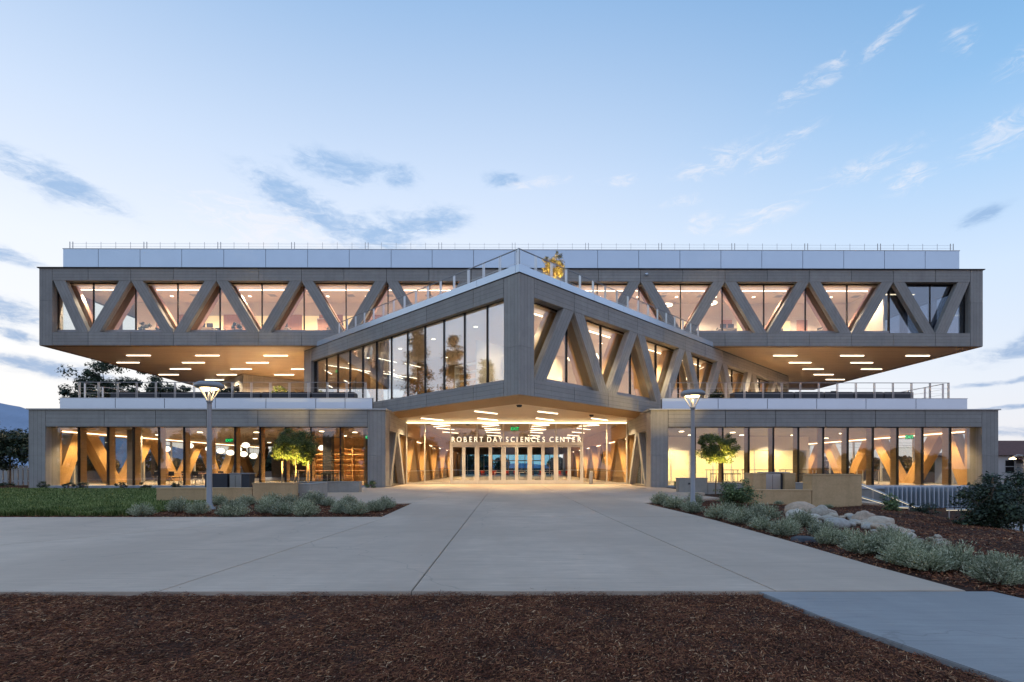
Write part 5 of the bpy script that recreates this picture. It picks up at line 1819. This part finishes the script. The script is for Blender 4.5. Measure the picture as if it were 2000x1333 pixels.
# things standing in the upper rooms, seen through the truss windows
for i, (x, h) in enumerate([(-30.2, .75), (-28.9, .6), (-22.6, .8), (-9.2, .7), (6.2, .55)]):
    t_ = tree('potted_plant', f'dark potted plant standing behind the upper storey glass, {ORD[i]} from the left', 'plant', x, UY + 1.9 if i % 2 else UY + 1.75, UB - .03, .3, .42, h * .55, 12, 40, .09, 140 + i, M_LEAFD, trunk_r=.02, cz=.45 + h * .5, cr=.18, group='plants in the upper rooms')
    MB().lathe([(.0, 0), (.16, 0), (.2, .4), (.17, .4), (.0, .36)], 14).build('pot', M_PLANTER, t_)
for i, x in enumerate((-25.6, -19.3, -14.6, -12.0, 10.3, 18.5, 22.4, 27.2)):
    t_ = thing('desk', f'office desk with two dark screens in the upper storey, {ORD[i]} from the left', 'desk', (x, UY + 2.6, UB - .03), 'desks in the upper rooms')
    box('tabletop', -.75, .75, -.38, .38, .98, 1.02, M_WALLW, t_)
    for sx2 in (-.68, .68):
        box('leg', sx2 - .03, sx2 + .03, -.3, .3, 0, .98, M_GREYM, t_)
    for sx2 in (-.32, .32):
        box('screen', sx2 - .27, sx2 + .27, -.02, .02, 1.12, 1.46, M_BLKP, t_, bev=.006)
        box('screen_stand', sx2 - .03, sx2 + .03, -.04, .04, 1.02, 1.12, M_GREYM, t_)
for i, x in enumerate((-25.2, -19.0, -14.2, -11.6, 10.6, 18.2, 22.7, 27.0)):
    chair(x, UY + 3.4, UB + .4, .3 * i, f'dark office chair behind the {ORD[i]} upper storey desk from the left', M_BLKP, 'chairs in the upper rooms')
for i, x in enumerate((-31.6, -24.0, -17.2, -10.4, 7.4, 13.0, 19.0, 25.8)):
    bb('door_frame', x, x + .05, YW - .03, YW, UB, 14.5, M_ALU)
    bb('door_frame', x + 1.05, x + 1.1, YW - .03, YW, UB, 14.5, M_ALU)
    bb('door_frame', x, x + 1.1, YW - .03, YW, 14.5, 14.56, M_ALU)
    bb('room_door', x + .052, x + 1.048, YW - .025, YW - .003, UB, 14.49, M_WOODP, board='v')
    bb('door_handle', x + .12, x + .28, YW - .07, YW - .03, 13.0, 13.03, M_STEEL)

# terrace dining set on the right
table(22.6, 37.0, 4.99, 1.4, 1.4, 1.4, 'dark terrace dining table beside the soffit corner on the right', M_BLKP)
for i, (x, y, r) in enumerate([(21.7, 36.8, -1.4), (23.5, 37.1, 1.5), (22.5, 36.0, 3.14)]):
    t_ = chair(x, y, 5.62, r, f'dark terrace chair {("left of", "right of", "in front of")[i]} the dining table', M_BLKP, 'terrace chairs on the right')


# pendant globes
for i, (x, z) in enumerate([(-25.04, 2.58), (-23.36, 2.81), (-21.91, 2.58), (-21.09, 2.44), (-20.38, 2.30), (-19.82, 2.55), (-19.26, 2.85), (-19.41, 2.20), (-18.7, 2.06), (-13.69, 2.66)]):
    y = 38 + (.6 if i % 2 else -.3)
    x2, z2 = x * y / 38, 1.2 + (z - 1.2) * y / 38
    t_ = thing('pendant_lamp', f'glowing white globe lamp in the left wing, {ORD[i]} from the left' if i < 9 else 'glowing white globe lamp right of the round lit tree', 'pendant lamp', (x2, y, z2), 'globe pendants in the left wing')
    MB().lathe([(.0, -.20), (.12, -.185), (.22, -.12), (.27, 0), (.22, .12), (.12, .185), (.0, .20)], 20).build('globe', M_GLOBE, t_, True)
    MB().tube([(0, 0, .2), (0, 0, 3.73 - z2)], .006, 4).build('cord', M_BLKP, t_)

# ------------------------------------------------------------------ background town at right, mountain at left
mt = bpy.data.meshes.new('mountain')


def ridge_mesh(pts, y, depth, zb=-60):
    v, f = [], []
    n = len(pts)
    for x, z in pts: v.append((x, y, z))
    for x, z in pts: v.append((x * .93, y - depth, zb))
    for x, z in pts: v.append((x, y + depth, zb))
    for i in range(n - 1):
        f.append((n + i, n + i + 1, i + 1, i))
        f.append((i, i + 1, 2 * n + i + 1, 2 * n + i))
    return v, f


Rm = random.Random(4)
pts = []
Ym = 4200
for i in range(90):
    px = -500 + i * 22
    base_h = 118 * math.exp(-((px - (-60)) / 260) ** 2) + 25 * math.exp(-((px - 300) / 300) ** 2) + 6 + 5 * noise.noise(Vector((i * .31, 0, 0))) + 3 * noise.noise(Vector((i * .9, 3, 0)))
    pts.append(((px - 1000) / 1012 * Ym, 1.2 + max(base_h, 2) / 1012 * Ym))
v, f = ridge_mesh(pts, Ym, 900)
mt.from_pydata(v, [], f)
mmat = simple('hazy_mountain', (.27, .35, .48), .95, 0, .12, .004, .1)
mt.materials.append(mmat)
link('hills', mt, props={'kind': 'structure'})

M_STUCCO = simple('pale_stucco', (.55, .54, .54), .85, 0, .05, 1)
M_TILE = simple('red_roof_tile', (.13, .055, .045), .85, 0, .3, 3)
hs = thing('house', 'pale stucco house with dark red tiled roof beyond the right corner', 'house', (64, 62, -1.4))
box('wall', -5.4, 8, 0, 9, 0, 4.1, M_STUCCO, hs)
box('wall', -3.0, 8, -2.5, 0, 0, 3.1, M_STUCCO, hs)
rm = bpy.data.meshes.new('roof')
rm.from_pydata([(-6, -.6, 4.1), (8.6, -.6, 4.1), (8.6, 9.6, 4.1), (-6, 9.6, 4.1), (-3, 4.5, 6.1), (6, 4.5, 6.1)], [], [(0, 1, 5, 4), (1, 2, 5), (2, 3, 4, 5), (3, 0, 4), (3, 2, 1, 0)])
rm.materials.append(M_TILE)
link('roof', rm, hs)
for x in (-4.3, -.5, 3.0):
    w_ = box('window', x, x + 1.0, -.05, .02, 2.0, 3.5, M_DARK, hs)
    box('frame', x - .08, x + 1.08, -.09, -.055, 2.7, 2.78, M_STUCCO, hs)
rm2 = bpy.data.meshes.new('lean')
rm2.from_pydata([(-3.4, -3.0, 3.0), (8.3, -3.0, 3.0), (8.3, -.05, 3.9), (-3.4, -.05, 3.9)], [], [(0, 1, 2, 3)])
rm2.materials.append(M_TILE)
lo_ = link('porch_roof', rm2, hs)
md = lo_.modifiers.new('thick', 'SOLIDIFY')
md.thickness = .12
# street lamp near the house
sl = thing('street_lamp', 'grey cobra-head street lamp lit in front of the red-roofed house', 'street lamp', (37.0, 37.0, -1.3))
MB().tube([(0, 0, 0), (0, 0, 3.1), (-.15, 0, 3.35), (-.5, 0, 3.4), (-.8, 0, 3.25)], .07, 8).build('pole', M_GREYM, sl)
MB().lathe([(0, .1), (.16, .06), (.2, 0), (0, -.02)], 14).build('lamp_head', M_BULB, sl, mat4=Matrix.Translation((-.85, 0, 3.12)))
# utility wires
for z in (4.2, 4.55, 4.9):
    o = MB().tube([(48, 75, z), (62, 75, z - .15), (95, 75, z)], .025, 4).build('utility_wire', M_BLKP)
    tag(o, 'thin dark overhead wire, %s of three above the red roof' % {4.2: 'lowest', 4.55: 'middle', 4.9: 'highest'}[z], 'wire')
